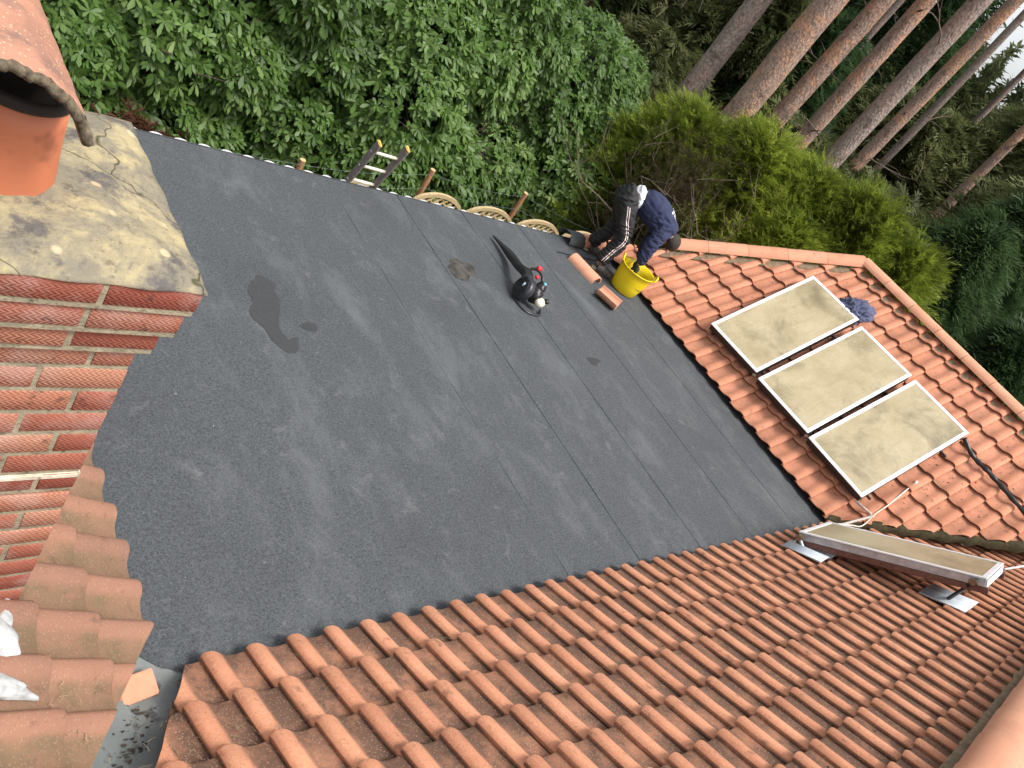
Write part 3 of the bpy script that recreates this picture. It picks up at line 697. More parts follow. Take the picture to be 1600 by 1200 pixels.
# crumpled cloth
bm = bmesh.new(); bmesh.ops.create_icosphere(bm, subdivisions=5, radius=1); from mathutils import noise as mn
for v in bm.verts:
    d = v.co.normalized(); a = mn.noise(d*2.1+Vector((3, 1, 5))); b = abs(mn.noise(d*4.6+Vector((1, 9, 2)))); c2 = abs(mn.noise(d*10)); r_ = .72+.35*a-.55*b-.22*c2+.35
    v.co = Vector((d.x*.27*r_, d.y*.20*r_, max(-.03, d.z*.15*r_)))
M_ = frame((CO*.9, -.42, SI), None, nR, Rp(10.55, 3.27, .12)); bmesh.ops.transform(bm, matrix=M_, verts=bm.verts[:])
o = bm_obj('crumpled_cloth', bm, M_cloth, None, True); props(o, 'crumpled blue grey cloth lying on the tiles beside the upper collector', 'cloth')

# ------------------------------------------------------------------ loose tiles on the felt
def ridge_mesh_thing(p, d, L, r, label, flip=False):
    bm = bmesh.new(); ridge_tile_bm(bm, L, r, r*1.05, .017, 0); 
    if flip: bmesh.ops.rotate(bm, matrix=Matrix.Rotation(math.pi, 3, 'X'), verts=bm.verts[:], cent=(0, 0, 0)); bmesh.ops.translate(bm, vec=(0, 0, r), verts=bm.verts[:])
    bmesh.ops.recalc_face_normals(bm, faces=bm.faces[:])
    me = bpy.data.meshes.new('loose_ridge_tile'); bm.to_mesh(me); bm.free(); o = link('loose_ridge_tile', me, M_ridge, None, True)
    a = me.attributes.new('rnd', 'FLOAT', 'POINT'); a.data.foreach_set('value', [.2]*len(me.vertices))
    o.matrix_world = frame(d, None, (0, 0, 1), p); mo = o.modifiers.new('e', 'EDGE_SPLIT'); mo.split_angle = R_(50); props(o, label, 'ridge tile', 'loose ridge tiles on the felt'); return o
ridge_mesh_thing((7.66, 5.24, .0), (.10, -.47, 0), .44, .105, 'loose half round ridge tile lying hump up on the felt, the longer one')
ridge_mesh_thing((7.56, 4.60, .003), (.13, -.26, 0), .29, .112, 'short loose ridge tile lying open side up on the felt', True)
bm = bmesh.new(); M_ = frame((1, .12, 0), None, (0, -.25, 1), (1.385, 1.31, .075)); box(bm, (-.075, -.06, -.022), (.075, .06, .022), M_, .004)
for s_ in (-1, 1): box(bm, (-.075, s_*.045-.01, -.036), (.045, s_*.045+.01, -.02), M_, .002)
for v in bm.verts:
    q = M_.inverted() @ v.co
    if q.y > .03: v.co += M_.to_3x3() @ Vector((0, -.03*math.cos(q.x*16), 0))
o = bm_obj('broken_tile', bm, simple('fresh terracotta', (.60, .25, .15), .8, var=.08)); props(o, 'small broken piece of orange tile lying at the top of the lead valley', 'tile piece')

# ------------------------------------------------------------------ bucket
def onlocal(o, bm, name, mat, smooth=True): return bm_obj(name, bm, mat, o, smooth)
M_yel = N('yellow bucket plastic'); cc = M_yel.mix(M_yel.rng(M_yel.noise(7, 5, .6), .58, .72, 0, .55), (.80, .60, .01), (.30, .24, .03)); M_yel = M_yel.done(cc, .4)
BK = Vector((8.30, 4.80, .004))
bk = thing('bucket', 'yellow flexible builders bucket with dark mortar inside, under the hands of the man', 'bucket', BK)
bm = bmesh.new(); T = Matrix.Translation(BK); prof = [(.001, 0), (.165, 0), (.178, .012), (.20, .12), (.222, .25), (.232, .325), (.242, .332), (.240, .340), (.226, .338), (.215, .25), (.192, .12), (.165, .02), (.001, .018)]
lathe(bm, prof, T, 40)
for v in bm.verts:    # slightly squashed mouth
    q = v.co-BK; k = q.z/.34; v.co.x = BK.x+q.x*(1+.06*k); v.co.y = BK.y+q.y*(1-.05*k)
onlocal(bk, bm, 'tub', M_yel)
for s_ in (0, math.pi):
    a = R_(-50)+s_; c0 = BK+Vector((.235*math.cos(a), .235*math.sin(a), .33)); tt = Vector((-math.sin(a), math.cos(a), 0)); up = Vector((math.cos(a)*.35, math.sin(a)*.35, 1)).normalized()
    bm = bmesh.new(); tube(bm, curve_pts([c0-tt*.075, c0-tt*.06+up*.045, c0+up*.062, c0+tt*.06+up*.045, c0+tt*.075], 6), .012, 10); onlocal(bk, bm, 'handle', M_yel)
bm = bmesh.new(); lathe(bm, [(.001, .20), (.08, .215), (.15, .19), (.207, .17)], T, 28); r = random.Random(4)
for v in bm.verts: v.co.z += r.uniform(-.02, .02)
onlocal(bk, bm, 'mortar_fill', simple('wet mortar', (.07, .055, .04), .8, var=.5, sc=30, bump=.6))

# ------------------------------------------------------------------ leaf blower
M_red = simple('red grip', (.62, .02, .03), .4); M_tank = simple('milky tank', (.72, .66, .52), .4); M_yl = simple('yellow tag', (.75, .72, .05), .5); M_gb = simple('dark grey casing', (.022, .024, .03), .35); M_teal = simple('pale blue label', (.12, .42, .50), .4)
bl = thing('leaf_blower', 'black leaf blower with long nozzle, red trigger and pale fuel tank lying on the felt', 'leaf blower', (6.0, 4.4, .003))
bm = bmesh.new(); tube(bm, curve_pts([(6.235, 4.92, .085), (6.20, 4.80, .105), (6.13, 4.66, .14), (6.075, 4.52, .185)], 5), [.043+.0035*(i % 2) for i in range(16)], 18); onlocal(bl, bm, 'tube', M_black)
bm = bmesh.new(); tube(bm, curve_pts([(6.235, 4.915, .085), (6.25, 5.02, .07), (6.265, 5.15, .055), (6.26, 5.27, .04)], 5), [.045, .044, .042, .040, .038, .036, .034, .032, .030, .028, .026, .024, .022, .020, .018, .016], 18)
for v in bm.verts:
    if v.co.y > 5.0: k = (v.co.y-5.0)/.27; v.co.z = .05+(v.co.z-.05)*(1-.35*k)
onlocal(bl, bm, 'nozzle', M_black)
bm = bmesh.new(); tube(bm, curve_pts([(6.08, 4.54, .18), (6.06, 4.46, .20), (6.03, 4.40, .19), (5.98, 4.36, .15)], 4), [.048, .05, .052, .054, .055, .056, .057, .058, .06, .062, .064, .066, .068], 18); onlocal(bl, bm, 'elbow', M_black)
ax = Vector((-.90, .32, .28)).normalized(); FC = Vector((5.95, 4.30, .135))
Mf = frame(Vector((0, 0, 1))-ax*ax.z, None, ax, FC)
bm = bmesh.new(); lathe(bm, [(.001, -.05), (.11, -.05), (.125, -.035), (.128, .02), (.118, .04), (.10, .046), (.001, .046)], Mf, 36); onlocal(bl, bm, 'fan_housing', M_gb)
bm = bmesh.new()
for rr_ in (.03, .055, .08, .102): 
    tube(bm, [Mf @ Vector((rr_*math.cos(t), rr_*math.sin(t), .05)) for t in [2*math.pi*k/28 for k in range(29)]], .004, 6, False)
for k in range(10):
    t = 2*math.pi*k/10; tube(bm, [Mf @ Vector((.02*math.cos(t), .02*math.sin(t), .05)), Mf @ Vector((.11*math.cos(t), .11*math.sin(t), .048))], .0035, 6)
onlocal(bl, bm, 'fan_guard', M_black)
bm = bmesh.new(); box(bm, (.015, -.03, .052), (.06, .0, .057), Mf, .002); onlocal(bl, bm, 'badge', simple('pale badge', (.5, .62, .66), .4))
Me = Matrix.Translation((6.03, 4.25, .15)) @ Matrix.Rotation(R_(-18), 4, 'Z')
bm = bmesh.new(); box(bm, (-.035, -.09, -.09), (.085, .07, .07), Me, .022); box(bm, (.03, -.02, .03), (.12, .085, .10), Me, .02); onlocal(bl, bm, 'engine_cover', M_black)
bm = bmesh.new(); box(bm, (.06, .0, .04), (.127, .10, .108), Me, .018); o = onlocal(bl, bm, 'air_filter_cover', M_gb)
bm = bmesh.new(); box(bm, (.085, .03, .10), (.12, .07, .113), Me, .004); onlocal(bl, bm, 'badge', M_teal)
bm = bmesh.new(); bmesh.ops.create_uvsphere(bm, u_segments=20, v_segments=14, radius=1, matrix=Matrix.Translation((6.085, 4.135, .115)) @ Matrix.Diagonal((.06, .052, .05, 1))); onlocal(bl, bm, 'fuel_tank', M_tank)
bm = bmesh.new(); tube(bm, [(6.115, 4.12, .145), (6.15, 4.105, .165)], .026, 16); onlocal(bl, bm, 'fuel_cap', M_black)
bm = bmesh.new(); tube(bm, curve_pts([(5.90, 4.30, .012), (5.90, 4.17, .010), (5.96, 4.08, .010), (6.10, 4.06, .012), (6.15, 4.12, .03)], 5), .014, 10); onlocal(bl, bm, 'stand', M_gb)
bm = bmesh.new(); tube(bm, curve_pts([(6.06, 4.46, .24), (6.08, 4.46, .275), (6.12, 4.42, .295), (6.15, 4.36, .28), (6.14, 4.29, .23), (6.12, 4.25, .21)], 6), .016, 10); onlocal(bl, bm, 'handle', M_black)
bm = bmesh.new(); tube(bm, [(6.105, 4.435, .315), (6.15, 4.42, .31)], .024, 12); onlocal(bl, bm, 'throttle_trigger', M_red)
bm = bmesh.new(); tube(bm, [(6.11, 4.39, .25), (6.12, 4.36, .235)], .019, 12); onlocal(bl, bm, 'stop_switch', M_red)
bm = bmesh.new(); box(bm, (6.045, 4.47, .232), (6.085, 4.505, .243), None, .004); onlocal(bl, bm, 'label_plate', M_yl)

# ------------------------------------------------------------------ the man
def skin_mesh(pts, edges, radii, root=0, sub=2):
    me = bpy.data.meshes.new('sk'); me.from_pydata([tuple(p) for p in pts], edges, [])
    o = bpy.data.objects.new('sk', me); COL.objects.link(o)
    md = o.modifiers.new('s', 'SKIN'); md.use_smooth_shade = True
    for i, d in enumerate(me.skin_vertices[0].data): 
        r = radii[i]; d.radius = (r, r) if not hasattr(r, '__len__') else r; d.use_root = (i == root)
    sb = o.modifiers.new('b', 'SUBSURF'); sb.levels = sub; sb.render_levels = sub
    dg = bpy.context.evaluated_depsgraph_get(); ev = o.evaluated_get(dg); out = bpy.data.meshes.new_from_object(ev)
    bpy.data.objects.remove(o); return out
J = {'pelvis': (8.03, 5.42, .93), 'waist': (8.12, 5.36, 1.0), 'chest': (8.33, 5.17, .99), 'upper': (8.46, 5.02, .87), 'neck': (8.56, 4.95, .83), 'headb': (8.60, 4.92, .80), 'headt': (8.70, 4.90, .73),
     'hipR': (7.95, 5.33, .88), 'kneeR': (8.09, 5.11, .50), 'ankR': (8.00, 5.13, .10), 'heelR': (7.99, 5.13, .045), 'toeR': (8.18, 4.95, .035),
     'hipL': (8.10, 5.50, .89), 'kneeL': (8.27, 5.43, .50), 'ankL': (8.17, 5.52, .10), 'heelL': (8.16, 5.52, .045), 'toeL': (8.39, 5.42, .035),
     'shR': (8.34, 4.92, .82), 'elR': (8.26, 4.86, .58), 'wrR': (8.30, 4.83, .36), 'shL': (8.58, 5.08, .84), 'elL': (8.44, 5.03, .58), 'wrL': (8.38, 4.93, .37)}
J = {k: Vector(v) for k, v in J.items()}
def lerp(a, b, t): return J[a].lerp(J[b], t) if isinstance(a, str) else a.lerp(b, t)
def rig(names, edges, radii, root=0):
    pts = [J[n_] if isinstance(n_, str) else n_ for n_ in names]; return skin_mesh(pts, edges, radii, root)
man = thing('person', 'man in navy jumper and black striped track trousers bending over the yellow bucket', 'person', (8.12, 5.28, 0))
M_skin = simple('skin', (.48, .27, .19), .55, var=.08); M_navy = simple('navy jumper', (.016, .022, .062), .85, var=.25, sc=12, bump=.3); M_trou = simple('black track trousers', (.011, .011, .012), .75, var=.3, sc=12, bump=.3)
M_hair = simple('short brown hair', (.028, .019, .015), .8, var=.4, sc=60, bump=.6); M_shoe = simple('worn grey brown trainers', (.05, .042, .035), .7, var=.5, sc=30); M_white = simple('white shirt', (.78, .78, .80), .8, var=.05); M_sole = simple('pale sole', (.32, .28, .22), .7)
names = ['pelvis', 'waist', 'chest', 'upper', 'neck', 'headb', 'headt', 'hipR', 'kneeR', 'ankR', 'toeR', 'hipL', 'kneeL', 'ankL', 'toeL', 'shR', 'elR', 'wrR', 'shL', 'elL', 'wrL']
ix = {n_: i for i, n_ in enumerate(names)}
ed = [(ix[a], ix[b]) for a, b in [('pelvis', 'waist'), ('waist', 'chest'), ('chest', 'upper'), ('upper', 'neck'), ('neck', 'headb'), ('headb', 'headt'), ('pelvis', 'hipR'), ('hipR', 'kneeR'), ('kneeR', 'ankR'), ('ankR', 'toeR'), ('pelvis', 'hipL'), ('hipL', 'kneeL'), ('kneeL', 'ankL'), ('ankL', 'toeL'), ('upper', 'shR'), ('shR', 'elR'), ('elR', 'wrR'), ('upper', 'shL'), ('shL', 'elL'), ('elL', 'wrL')]]
rad = dict(pelvis=.10, waist=.095, chest=.125, upper=.10, neck=.052, headb=.078, headt=.082, hipR=.085, kneeR=.055, ankR=.04, toeR=.03, hipL=.085, kneeL=.055, ankL=.04, toeL=.03, shR=.055, elR=.042, wrR=.029, shL=.055, elL=.042, wrL=.029)
link('body', rig(names, ed, [rad[n_] for n_ in names]), M_skin, man, True)
def sub(nm, es, rd, mat, name, extra=None):
    i2 = {n_: i for i, n_ in enumerate(nm)}; names_ = nm if not extra else [extra.get(n_, n_) for n_ in nm]
    me = skin_mesh([J[n_] if isinstance(n_, str) else n_ for n_ in names_], [(i2[a], i2[b]) for a, b in es], rd, 0, 4)
    nrm = [v.normal.copy() for v in me.vertices]
    for v, n_ in zip(me.vertices, nrm):     # cloth folds
        p = v.co; a = mn.noise(Vector((p.x*9, p.y*9, p.z*22))); b = mn.noise(Vector((p.x*26+5, p.y*26, p.z*40))); v.co = p+n_*(.011*(1-abs(a)*3.2)+.005*b)
    return link(name, me, mat, man, True)
# jumper
wz = lerp('waist', 'chest', .15)
ex = {'hem': J['waist'].lerp(J['pelvis'], .12), 'cuR': lerp('elR', 'wrR', .88), 'cuL': lerp('elL', 'wrL', .88), 'col': lerp('upper', 'neck', .9)}
sub(['upper', 'chest', 'hem', 'shR', 'elR', 'cuR', 'shL', 'elL', 'cuL', 'col'], [('upper', 'chest'), ('chest', 'hem'), ('upper', 'shR'), ('shR', 'elR'), ('elR', 'cuR'), ('upper', 'shL'), ('shL', 'elL'), ('elL', 'cuL'), ('upper', 'col')],
    [.20, .208, .182, .115, .088, .062, .115, .088, .062, .15], M_navy, 'jumper', ex)
# white shirt strip showing at the waist
ex = {'a': lerp('pelvis', 'waist', .25), 'b': lerp('waist', 'chest', .35)}
sub(['a', 'b'], [('a', 'b')], [.172, .176], M_white, 'shirt', ex)
# trousers
ex = {'wb': lerp('pelvis', 'waist', .45), 'cR': lerp('kneeR', 'ankR', .97), 'cL': lerp('kneeL', 'ankL', .97), 'tR': lerp('hipR', 'kneeR', .5), 'tL': lerp('hipL', 'kneeL', .5), 'kR2': lerp('kneeR', 'ankR', .5), 'kL2': lerp('kneeL', 'ankL', .5)}
tro = sub(['pelvis', 'wb', 'hipR', 'tR', 'kneeR', 'kR2', 'cR', 'hipL', 'tL', 'kneeL', 'kL2', 'cL'], [('pelvis', 'wb'), ('pelvis', 'hipR'), ('hipR', 'tR'), ('tR', 'kneeR'), ('kneeR', 'kR2'), ('kR2', 'cR'), ('pelvis', 'hipL'), ('hipL', 'tL'), ('tL', 'kneeL'), ('kneeL', 'kL2'), ('kL2', 'cL')],
    [.178, .155, .145, .122, .100, .096, .092, .145, .122, .100, .096, .092], M_trou, 'trousers', ex)
# two pale stripes down the outer right leg, laid on the trouser surface
from mathutils.bvhtree import BVHTree
def bvh(o):
    mw = world_of(o); return BVHTree.FromPolygons([mw @ v.co for v in o.data.vertices], [tuple(p.vertices) for p in o.data.polygons])
side = Vector((-.62, -.70, .35)).normalized()
def ribbon(bm, tree, path, wdt, out, off=.004):
    hits = []
    for p in path:
        h = tree.ray_cast(Vector(p)+out*.5, -out)
        if h[0] is not None: hits.append((h[0]+h[1]*off, h[1]))
    prev = None
    for i, (p, n_) in enumerate(hits):
        d = (hits[min(i+1, len(hits)-1)][0]-hits[max(i-1, 0)][0]).normalized(); s_ = d.cross(n_).normalized()*wdt/2
        row = (bm.verts.new(p-s_), bm.verts.new(p+s_))
        if prev: bm.faces.new((prev[0], prev[1], row[1], row[0]))
        prev = row
tb = bvh(tro); bm = bmesh.new(); pth = curve_pts([lerp('hipR', 'kneeR', .12), lerp('hipR', 'kneeR', .5), J['kneeR'], lerp('kneeR', 'ankR', .5), lerp('kneeR', 'ankR', .9)], 8)
lat = Vector((.55, -.25, 0)).normalized()
for s_ in (-.014, .014): ribbon(bm, tb, [p+lat*s_ for p in pth], .010, side)
bm_obj('side_stripe', bm, simple('stripe', (.75, .62, .58), .7), man)
# unreadable white print on the back of the jumper: three short lines of strokes
jum = [c_ for c_ in man.children if c_.name.startswith('jumper')][0]; jb = bvh(jum)
spine = (J['upper']-J['chest']).normalized(); outb = Vector((.45, -.45, .8)).normalized(); acr = spine.cross(outb).normalized(); bm = bmesh.new(); rs = random.Random(9)
cc_ = J['chest'].lerp(J['upper'], .55)
for ln_, (n_l, hh) in enumerate(((7, .038), (5, .036), (4, .030))):
    for k in range(n_l):
        for seg_ in range(2):
            a0 = (k-(n_l-1)/2)*.030+rs.uniform(-.004, .004)+seg_*.006; b0_ = (ln_-1)*.055
            if seg_ == 0: path = [cc_+acr*a0+spine*(b0_-hh/2+hh*t/3) for t in range(4)]
            else: path = [cc_+acr*(a0-.002+.010*t/2)+spine*(b0_+rs.choice((-1, 0, 1))*hh/2) for t in range(3)]
            ribbon(bm, jb, path, .010, outb, .004)
bm_obj('back_print', bm, M_white, man)
# shoes
for s_ in 'RL':
    a, b = J['heel'+s_], J['toe'+s_]; d = (b-a).normalized(); h0 = a-d*.035; t0 = b+d*.035
    me = skin_mesh([h0+Vector((0, 0, .01)), a.lerp(b, .35)+Vector((0, 0, .012)), t0, J['ank'+s_]+Vector((0, 0, .0))], [(0, 1), (1, 2), (0, 3)], [.060, .066, .050, .055])
    for v in me.vertices: v.co.z = max(v.co.z, .006)
    sh = link('shoe', me, M_shoe, man, True)
    bm = bmesh.new(); tube(bm, [h0+Vector((0, 0, -.028)), a.lerp(b, .5)+Vector((0, 0, -.022)), t0+Vector((0, 0, -.018))], [.047, .051, .042], 14)
    for v in bm.verts: v.co.z = .004+max(0, min(.022, (v.co.z+.03)*.35))
    so = bm_obj('sole', bm, M_sole, sh, True, True); so.data.transform(world_of(sh).inverted())
# head: hair cap, ears, nose
hd_ = (J['headt']-J['headb']).normalized(); hc = J['headb'].lerp(J['headt'], .6); face = Vector((-.55, .25, -.55)).normalized()
Mh = frame(face - hd_*face.dot(hd_), None, hd_, hc)
bm = bmesh.new(); bmesh.ops.create_uvsphere(bm, u_segments=28, v_segments=20, radius=1)
for v in bm.verts:
    q = v.co.copy(); k = 1.0
    if q.x > .35: k = .93
    v.co = Mh @ Vector((q.x*.120*k, q.y*.105*k, q.z*.130*k))
bm_obj('hair', bm, M_hair, man, True)
bm = bmesh.new()
def blobs(bm, c, s): bmesh.ops.create_uvsphere(bm, u_segments=16, v_segments=10, radius=1, matrix=Mh @ Matrix.Translation(c) @ Matrix.Diagonal((*s, 1)))
blobs(bm, (.045, 0, -.028), (.062, .066, .078)); blobs(bm, (.112, 0, -.03), (.018, .013, .022))
for s_ in (-1, 1): blobs(bm, (.0, s_*.086, -.02), (.018, .010, .028))
bm_obj('face', bm, M_skin, man, True)
for s_ in (-1, 1): bm = bmesh.new(); blobs(bm, (.098, s_*.028, -.008), (.010, .012, .007)); bm_obj('eye', bm, M_dark, man, True)
bm = bmesh.new(); blobs(bm, (.098, 0, -.068), (.010, .022, .005)); bm_obj('mouth', bm, simple('lips', (.32, .12, .10), .5), man, True)
# gloved hands with separate fingers, dipping into the bucket
M_glove = simple('dark work glove', (.02, .02, .023), .8)
for s_, oth in (('R', 'elR'), ('L', 'elL')):
    wv = J['wr'+s_]; d = (wv-J['el'+s_]).normalized(); d = (d+Vector((0, 0, -.8))).normalized(); sd_ = Vector((.6, .7, 0)); sd_ = (sd_-d*sd_.dot(d)).normalized(); up = sd_.cross(d)
    pts = [wv, wv+d*.045, wv+d*.085]; eds = [(0, 1), (1, 2)]; rd = [.032, .040, .034]
    for f_, (sx, L) in enumerate(((-.033, .060), (-.011, .074), (.011, .078), (.033, .068))):
        b0_ = wv+d*.088+sd_*sx; i0 = len(pts); pts += [b0_, b0_+d*L*.45+up*.006, b0_+d*L*.75+up*.022, b0_+d*L*.9+up*.038]; eds += [(2, i0), (i0, i0+1), (i0+1, i0+2), (i0+2, i0+3)]; rd += [.012, .011, .010, .008]
    i0 = len(pts); tb_ = wv+d*.04-sd_*.04; pts += [tb_, tb_+d*.035-sd_*.018+up*.01, tb_+d*.062-sd_*.014+up*.022]; eds += [(1, i0), (i0, i0+1), (i0+1, i0+2)]; rd += [.014, .012, .009]
    link('glove', skin_mesh(pts, eds, rd), M_glove, man, True)

# ------------------------------------------------------------------ ladder
lad = thing('ladder', 'weathered wooden ladder with pale rungs standing up past the far roof edge', 'ladder', (4.75, 6.2, GZ))
la = R_(14); Ld = Vector((0, -math.sin(la), math.cos(la))); Ln = Vector((0, math.cos(la), math.sin(la)))
lb = Vector((4.74, 5.735, 0))
for sx, top in ((-.165, .545), (.145, .58)):
    p0 = lb+Vector((sx, 0, 0))-Ld*(2.6/math.cos(la)); p1 = lb+Vector((sx, 0, 0))+Ld*(top-.008); M_ = frame((1, 0, 0), None, Ld, p0)
    bm = bmesh.new(); L_ = (p1-p0).length; box(bm, (-.017, -.04, 0), (.017, .04, L_), M_, .008); rl = bm_obj('rail', bm, M_ladderwood, lad)
    bm = bmesh.new(); box(bm, (-.018, -.041, L_+.0005), (.018, .041, L_+.022), M_, .009); bm_obj('rail_tip', bm, M_yellow_end, rl, False, True); lad_tip = rl.children[0]; lad_tip.data.transform(world_of(rl).inverted())
for k in range(14):
    s0 = .43-k*.20
    if s0 < -2.6: break
    c0 = lb+Ld*s0; bm = bmesh.new(); tube(bm, [c0+Vector((-.148, 0, 0)), c0+Vector((.128, 0, 0))], .0155, 12); bm_obj('rung', bm, M_rung, lad, True)
    bm = bmesh.new(); tube(bm, [c0+Vector((-.1825, 0, 0)), c0+Vector((-.1865, 0, 0))], .013, 12); tube(bm, [c0+Vector((.1625, 0, 0)), c0+Vector((.1665, 0, 0))], .013, 12); bm_obj('rung_end', bm, M_alug, lad, True)

# ------------------------------------------------------------------ trellis fence
def trellis(x0, x1, y, zc, ze, label):
    t = thing('trellis_panel', label, 'trellis', ((x0+x1)/2, y, GZ), 'arched trellis panels behind the house'); cx = (x0+x1)/2; hw = (x1-x0)/2
    arch = lambda x: ze+(zc-ze)*math.sqrt(max(0, 1-((x-cx)/hw)**2))
    bm = bmesh.new(); prev = None
    for k in range(25):
        a = math.pi*k/24; x = cx-(hw-.02)*math.cos(a); z = ze+(zc-ze)*math.sin(a); nx_, nz = -math.cos(a)*(zc-ze), math.sin(a)*hw; l_ = math.hypot(nx_, nz) or 1; nx_, nz = nx_/l_, nz/l_
        row = [bm.verts.new((x+nx_*q, y+yy, z+nz*q)) for q, yy in ((-.025, -.022), (.025, -.022), (.025, .022), (-.025, .022))]
        if prev:
            for b in range(4): bm.faces.new((prev[b], prev[(b+1) % 4], row[(b+1) % 4], row[b]))
        prev = row
    bmesh.ops.recalc_face_normals(bm, faces=bm.faces[:]); bm_obj('arch_rail', bm, M_palewood, t)
    bm = bmesh.new(); box(bm, (x0, y-.02, GZ), (x0+.04, y+.02, ze)); box(bm, (x1-.04, y-.02, GZ), (x1, y+.02, ze)); box(bm, (x0+.041, y-.018, GZ+.05), (x1-.041, y+.018, GZ+.10)); bm_obj('frame', bm, M_palewood, t)
    bm = bmesh.new()
    for sg, yy in ((1, -.008), (-1, .008)):
        k = -3.5
        while k < 3.5:
            # diagonal laths clipped to the panel outline
            seg_ = [(cx+k+sg*tt, ze-1.0+tt) for tt in [q*.02 for q in range(-60, 100)]]
            ins = [p for p in seg_ if x0+.04 < p[0] < x1-.04 and GZ+.1 < p[1] < arch(p[0])-.02]
            if len(ins) > 2:
                (xa, za), (xb, zb) = ins[0], ins[-1]; M_ = frame((xb-xa, 0, zb-za), None, (0, -1, 0), (xa, y+yy, za)); L_ = math.hypot(xb-xa, zb-za); box(bm, (0, -.013, -.006), (L_, .013, .006), M_)
            k += .115
    bm_obj('lattice', bm, M_palewood, t)
for k, (a, b) in enumerate([(5.30, 6.14), (6.50, 7.36), (7.42, 8.36), (8.44, 9.42), (9.49, 10.45)]):
    trellis(a, b, 6.9, -.55 if k else -.66, -.78 if k else -.9, ['leftmost arched trellis panel, mostly hidden behind the ladder foot', 'second arched trellis panel from the ladder, just above the felt edge', 'middle arched trellis panel with its whole curve showing above the felt edge', 'arched trellis panel right of the middle one, left of the dark felt bump', 'rightmost arched trellis panel, behind the boots of the man'][k])
posts = [((7.02, 7.28, -2.6), (6.84, 7.22, -.40), 'leaning brown stake right of the ladder'), ((8.78, 7.3, -2.6), (8.60, 7.22, -.34), 'leaning brown stake nearest the man'), ((5.22, 7.28, -2.6), (5.08, 7.22, -.74), 'short brown stake top left of the ladder')]
for a, b, lb_ in posts:
    t = thing('fence_stake', lb_, 'stake', a, 'wooden stakes of the wire fence'); bm = bmesh.new(); tube(bm, [a, b], [.042, .036], 12); bm_obj('shaft', bm, M_post, t, False)
    bm = bmesh.new(); b_ = Vector(b); d = (b_-Vector(a)).normalized(); tube(bm, [b_+d*.0005, b_+d*.003], .0355, 12); bm_obj('sawn_top', bm, M_postend, t)
bm = bmesh.new()
for dz in (-.04, -.26, -.48, -.72):
    P = []
    for a, b in zip([(2.2, 7.25, -.85), posts[2][1], posts[0][1], posts[1][1]], [posts[2][1], posts[0][1], posts[1][1], (11.6, 7.3, -.7)]):
        a, b = Vector(a), Vector(b)
        for k in range(6): q = a.lerp(b, k/6); q.z += dz-.05*math.sin(math.pi*k/6); q.y -= .045; P.append(q)
    tube(bm, P, .0015, 5)
o = bm_obj('wire_fence', bm, M_wire); props(o, 'thin galvanised fence wires strung between the stakes in front of the rhododendrons', 'wire fence')

# ------------------------------------------------------------------ vegetation builders
def unit(v): return v/np.maximum(1e-9, np.linalg.norm(v, axis=-1, keepdims=True))
def foliage(P, A, k, length, width, spread, spread_j, tintb, up=None, droop=.12, fold=True, lj=.25, rs=rng, tj=.18, along=0.0):
    """rosettes / sprays: P centres, A axes; k leaves each at angle spread from the axis"""
    n_ = len(P); A = unit(A); ref = np.where(np.abs(A[:, 2:3]) < .9, np.array([[0, 0, 1.]]), np.array([[1., 0, 0]])); a1 = unit(np.cross(A, ref)); a2 = np.cross(A, a1)
    ph = (np.arange(k)[None, :]/k*2*np.pi + rs.random((n_, 1))*6.28 + rs.normal(0, .25, (n_, k))); sp = spread+rs.normal(0, spread_j, (n_, k))
    rad = np.cos(ph)[..., None]*a1[:, None]+np.sin(ph)[..., None]*a2[:, None]
    D = unit(A[:, None]*np.cos(sp)[..., None]+rad*np.sin(sp)[..., None]); Nn = unit(A[:, None]-D*(A[:, None]*D).sum(-1, keepdims=True)+1e-6); Sd = np.cross(D, Nn)
    L = length*(1+rs.normal(0, lj, (n_, k)).clip(-.6, .8))[..., None]; W = L*width/2
    B = P[:, None]+A[:, None]*(rs.random((n_, k, 1))-.5)*along
    dn = np.array([0, 0, -1.])*L*droop
    tip = B+D*L+dn; mid = B+D*L*.5-Nn*W*.25+dn*.25; l_ = B+D*L*.52+Sd*W+dn*.2; r_ = B+D*L*.52-Sd*W+dn*.2
    if fold:
        lo = Nn*W*.30; r1 = B+D*L*.34+Sd*W*.62+dn*.10-lo*.5; r2 = B+D*L*.72+Sd*W+dn*.5-lo; l1 = B+D*L*.34-Sd*W*.62+dn*.10-lo*.5; l2 = B+D*L*.72-Sd*W+dn*.5-lo
        V_ = np.stack([B, r1, r2, tip, l2, l1], 2).reshape(-1, 3); m_ = 6; q = np.array([[0, 1, 2, 3], [0, 3, 4, 5]])
    else: V_ = np.stack([B, r_, tip, l_], 2).reshape(-1, 3); m_ = 4; q = np.array([[0, 1, 2, 3]])
    tot = n_*k; F2 = (np.arange(tot)[:, None, None]*m_+q[None]).reshape(-1, 4)
    tn = np.repeat((tintb[:, None]+rs.normal(0, tj, (n_, k))).clip(0, 1).ravel(), m_)
    return V_, F2, tn
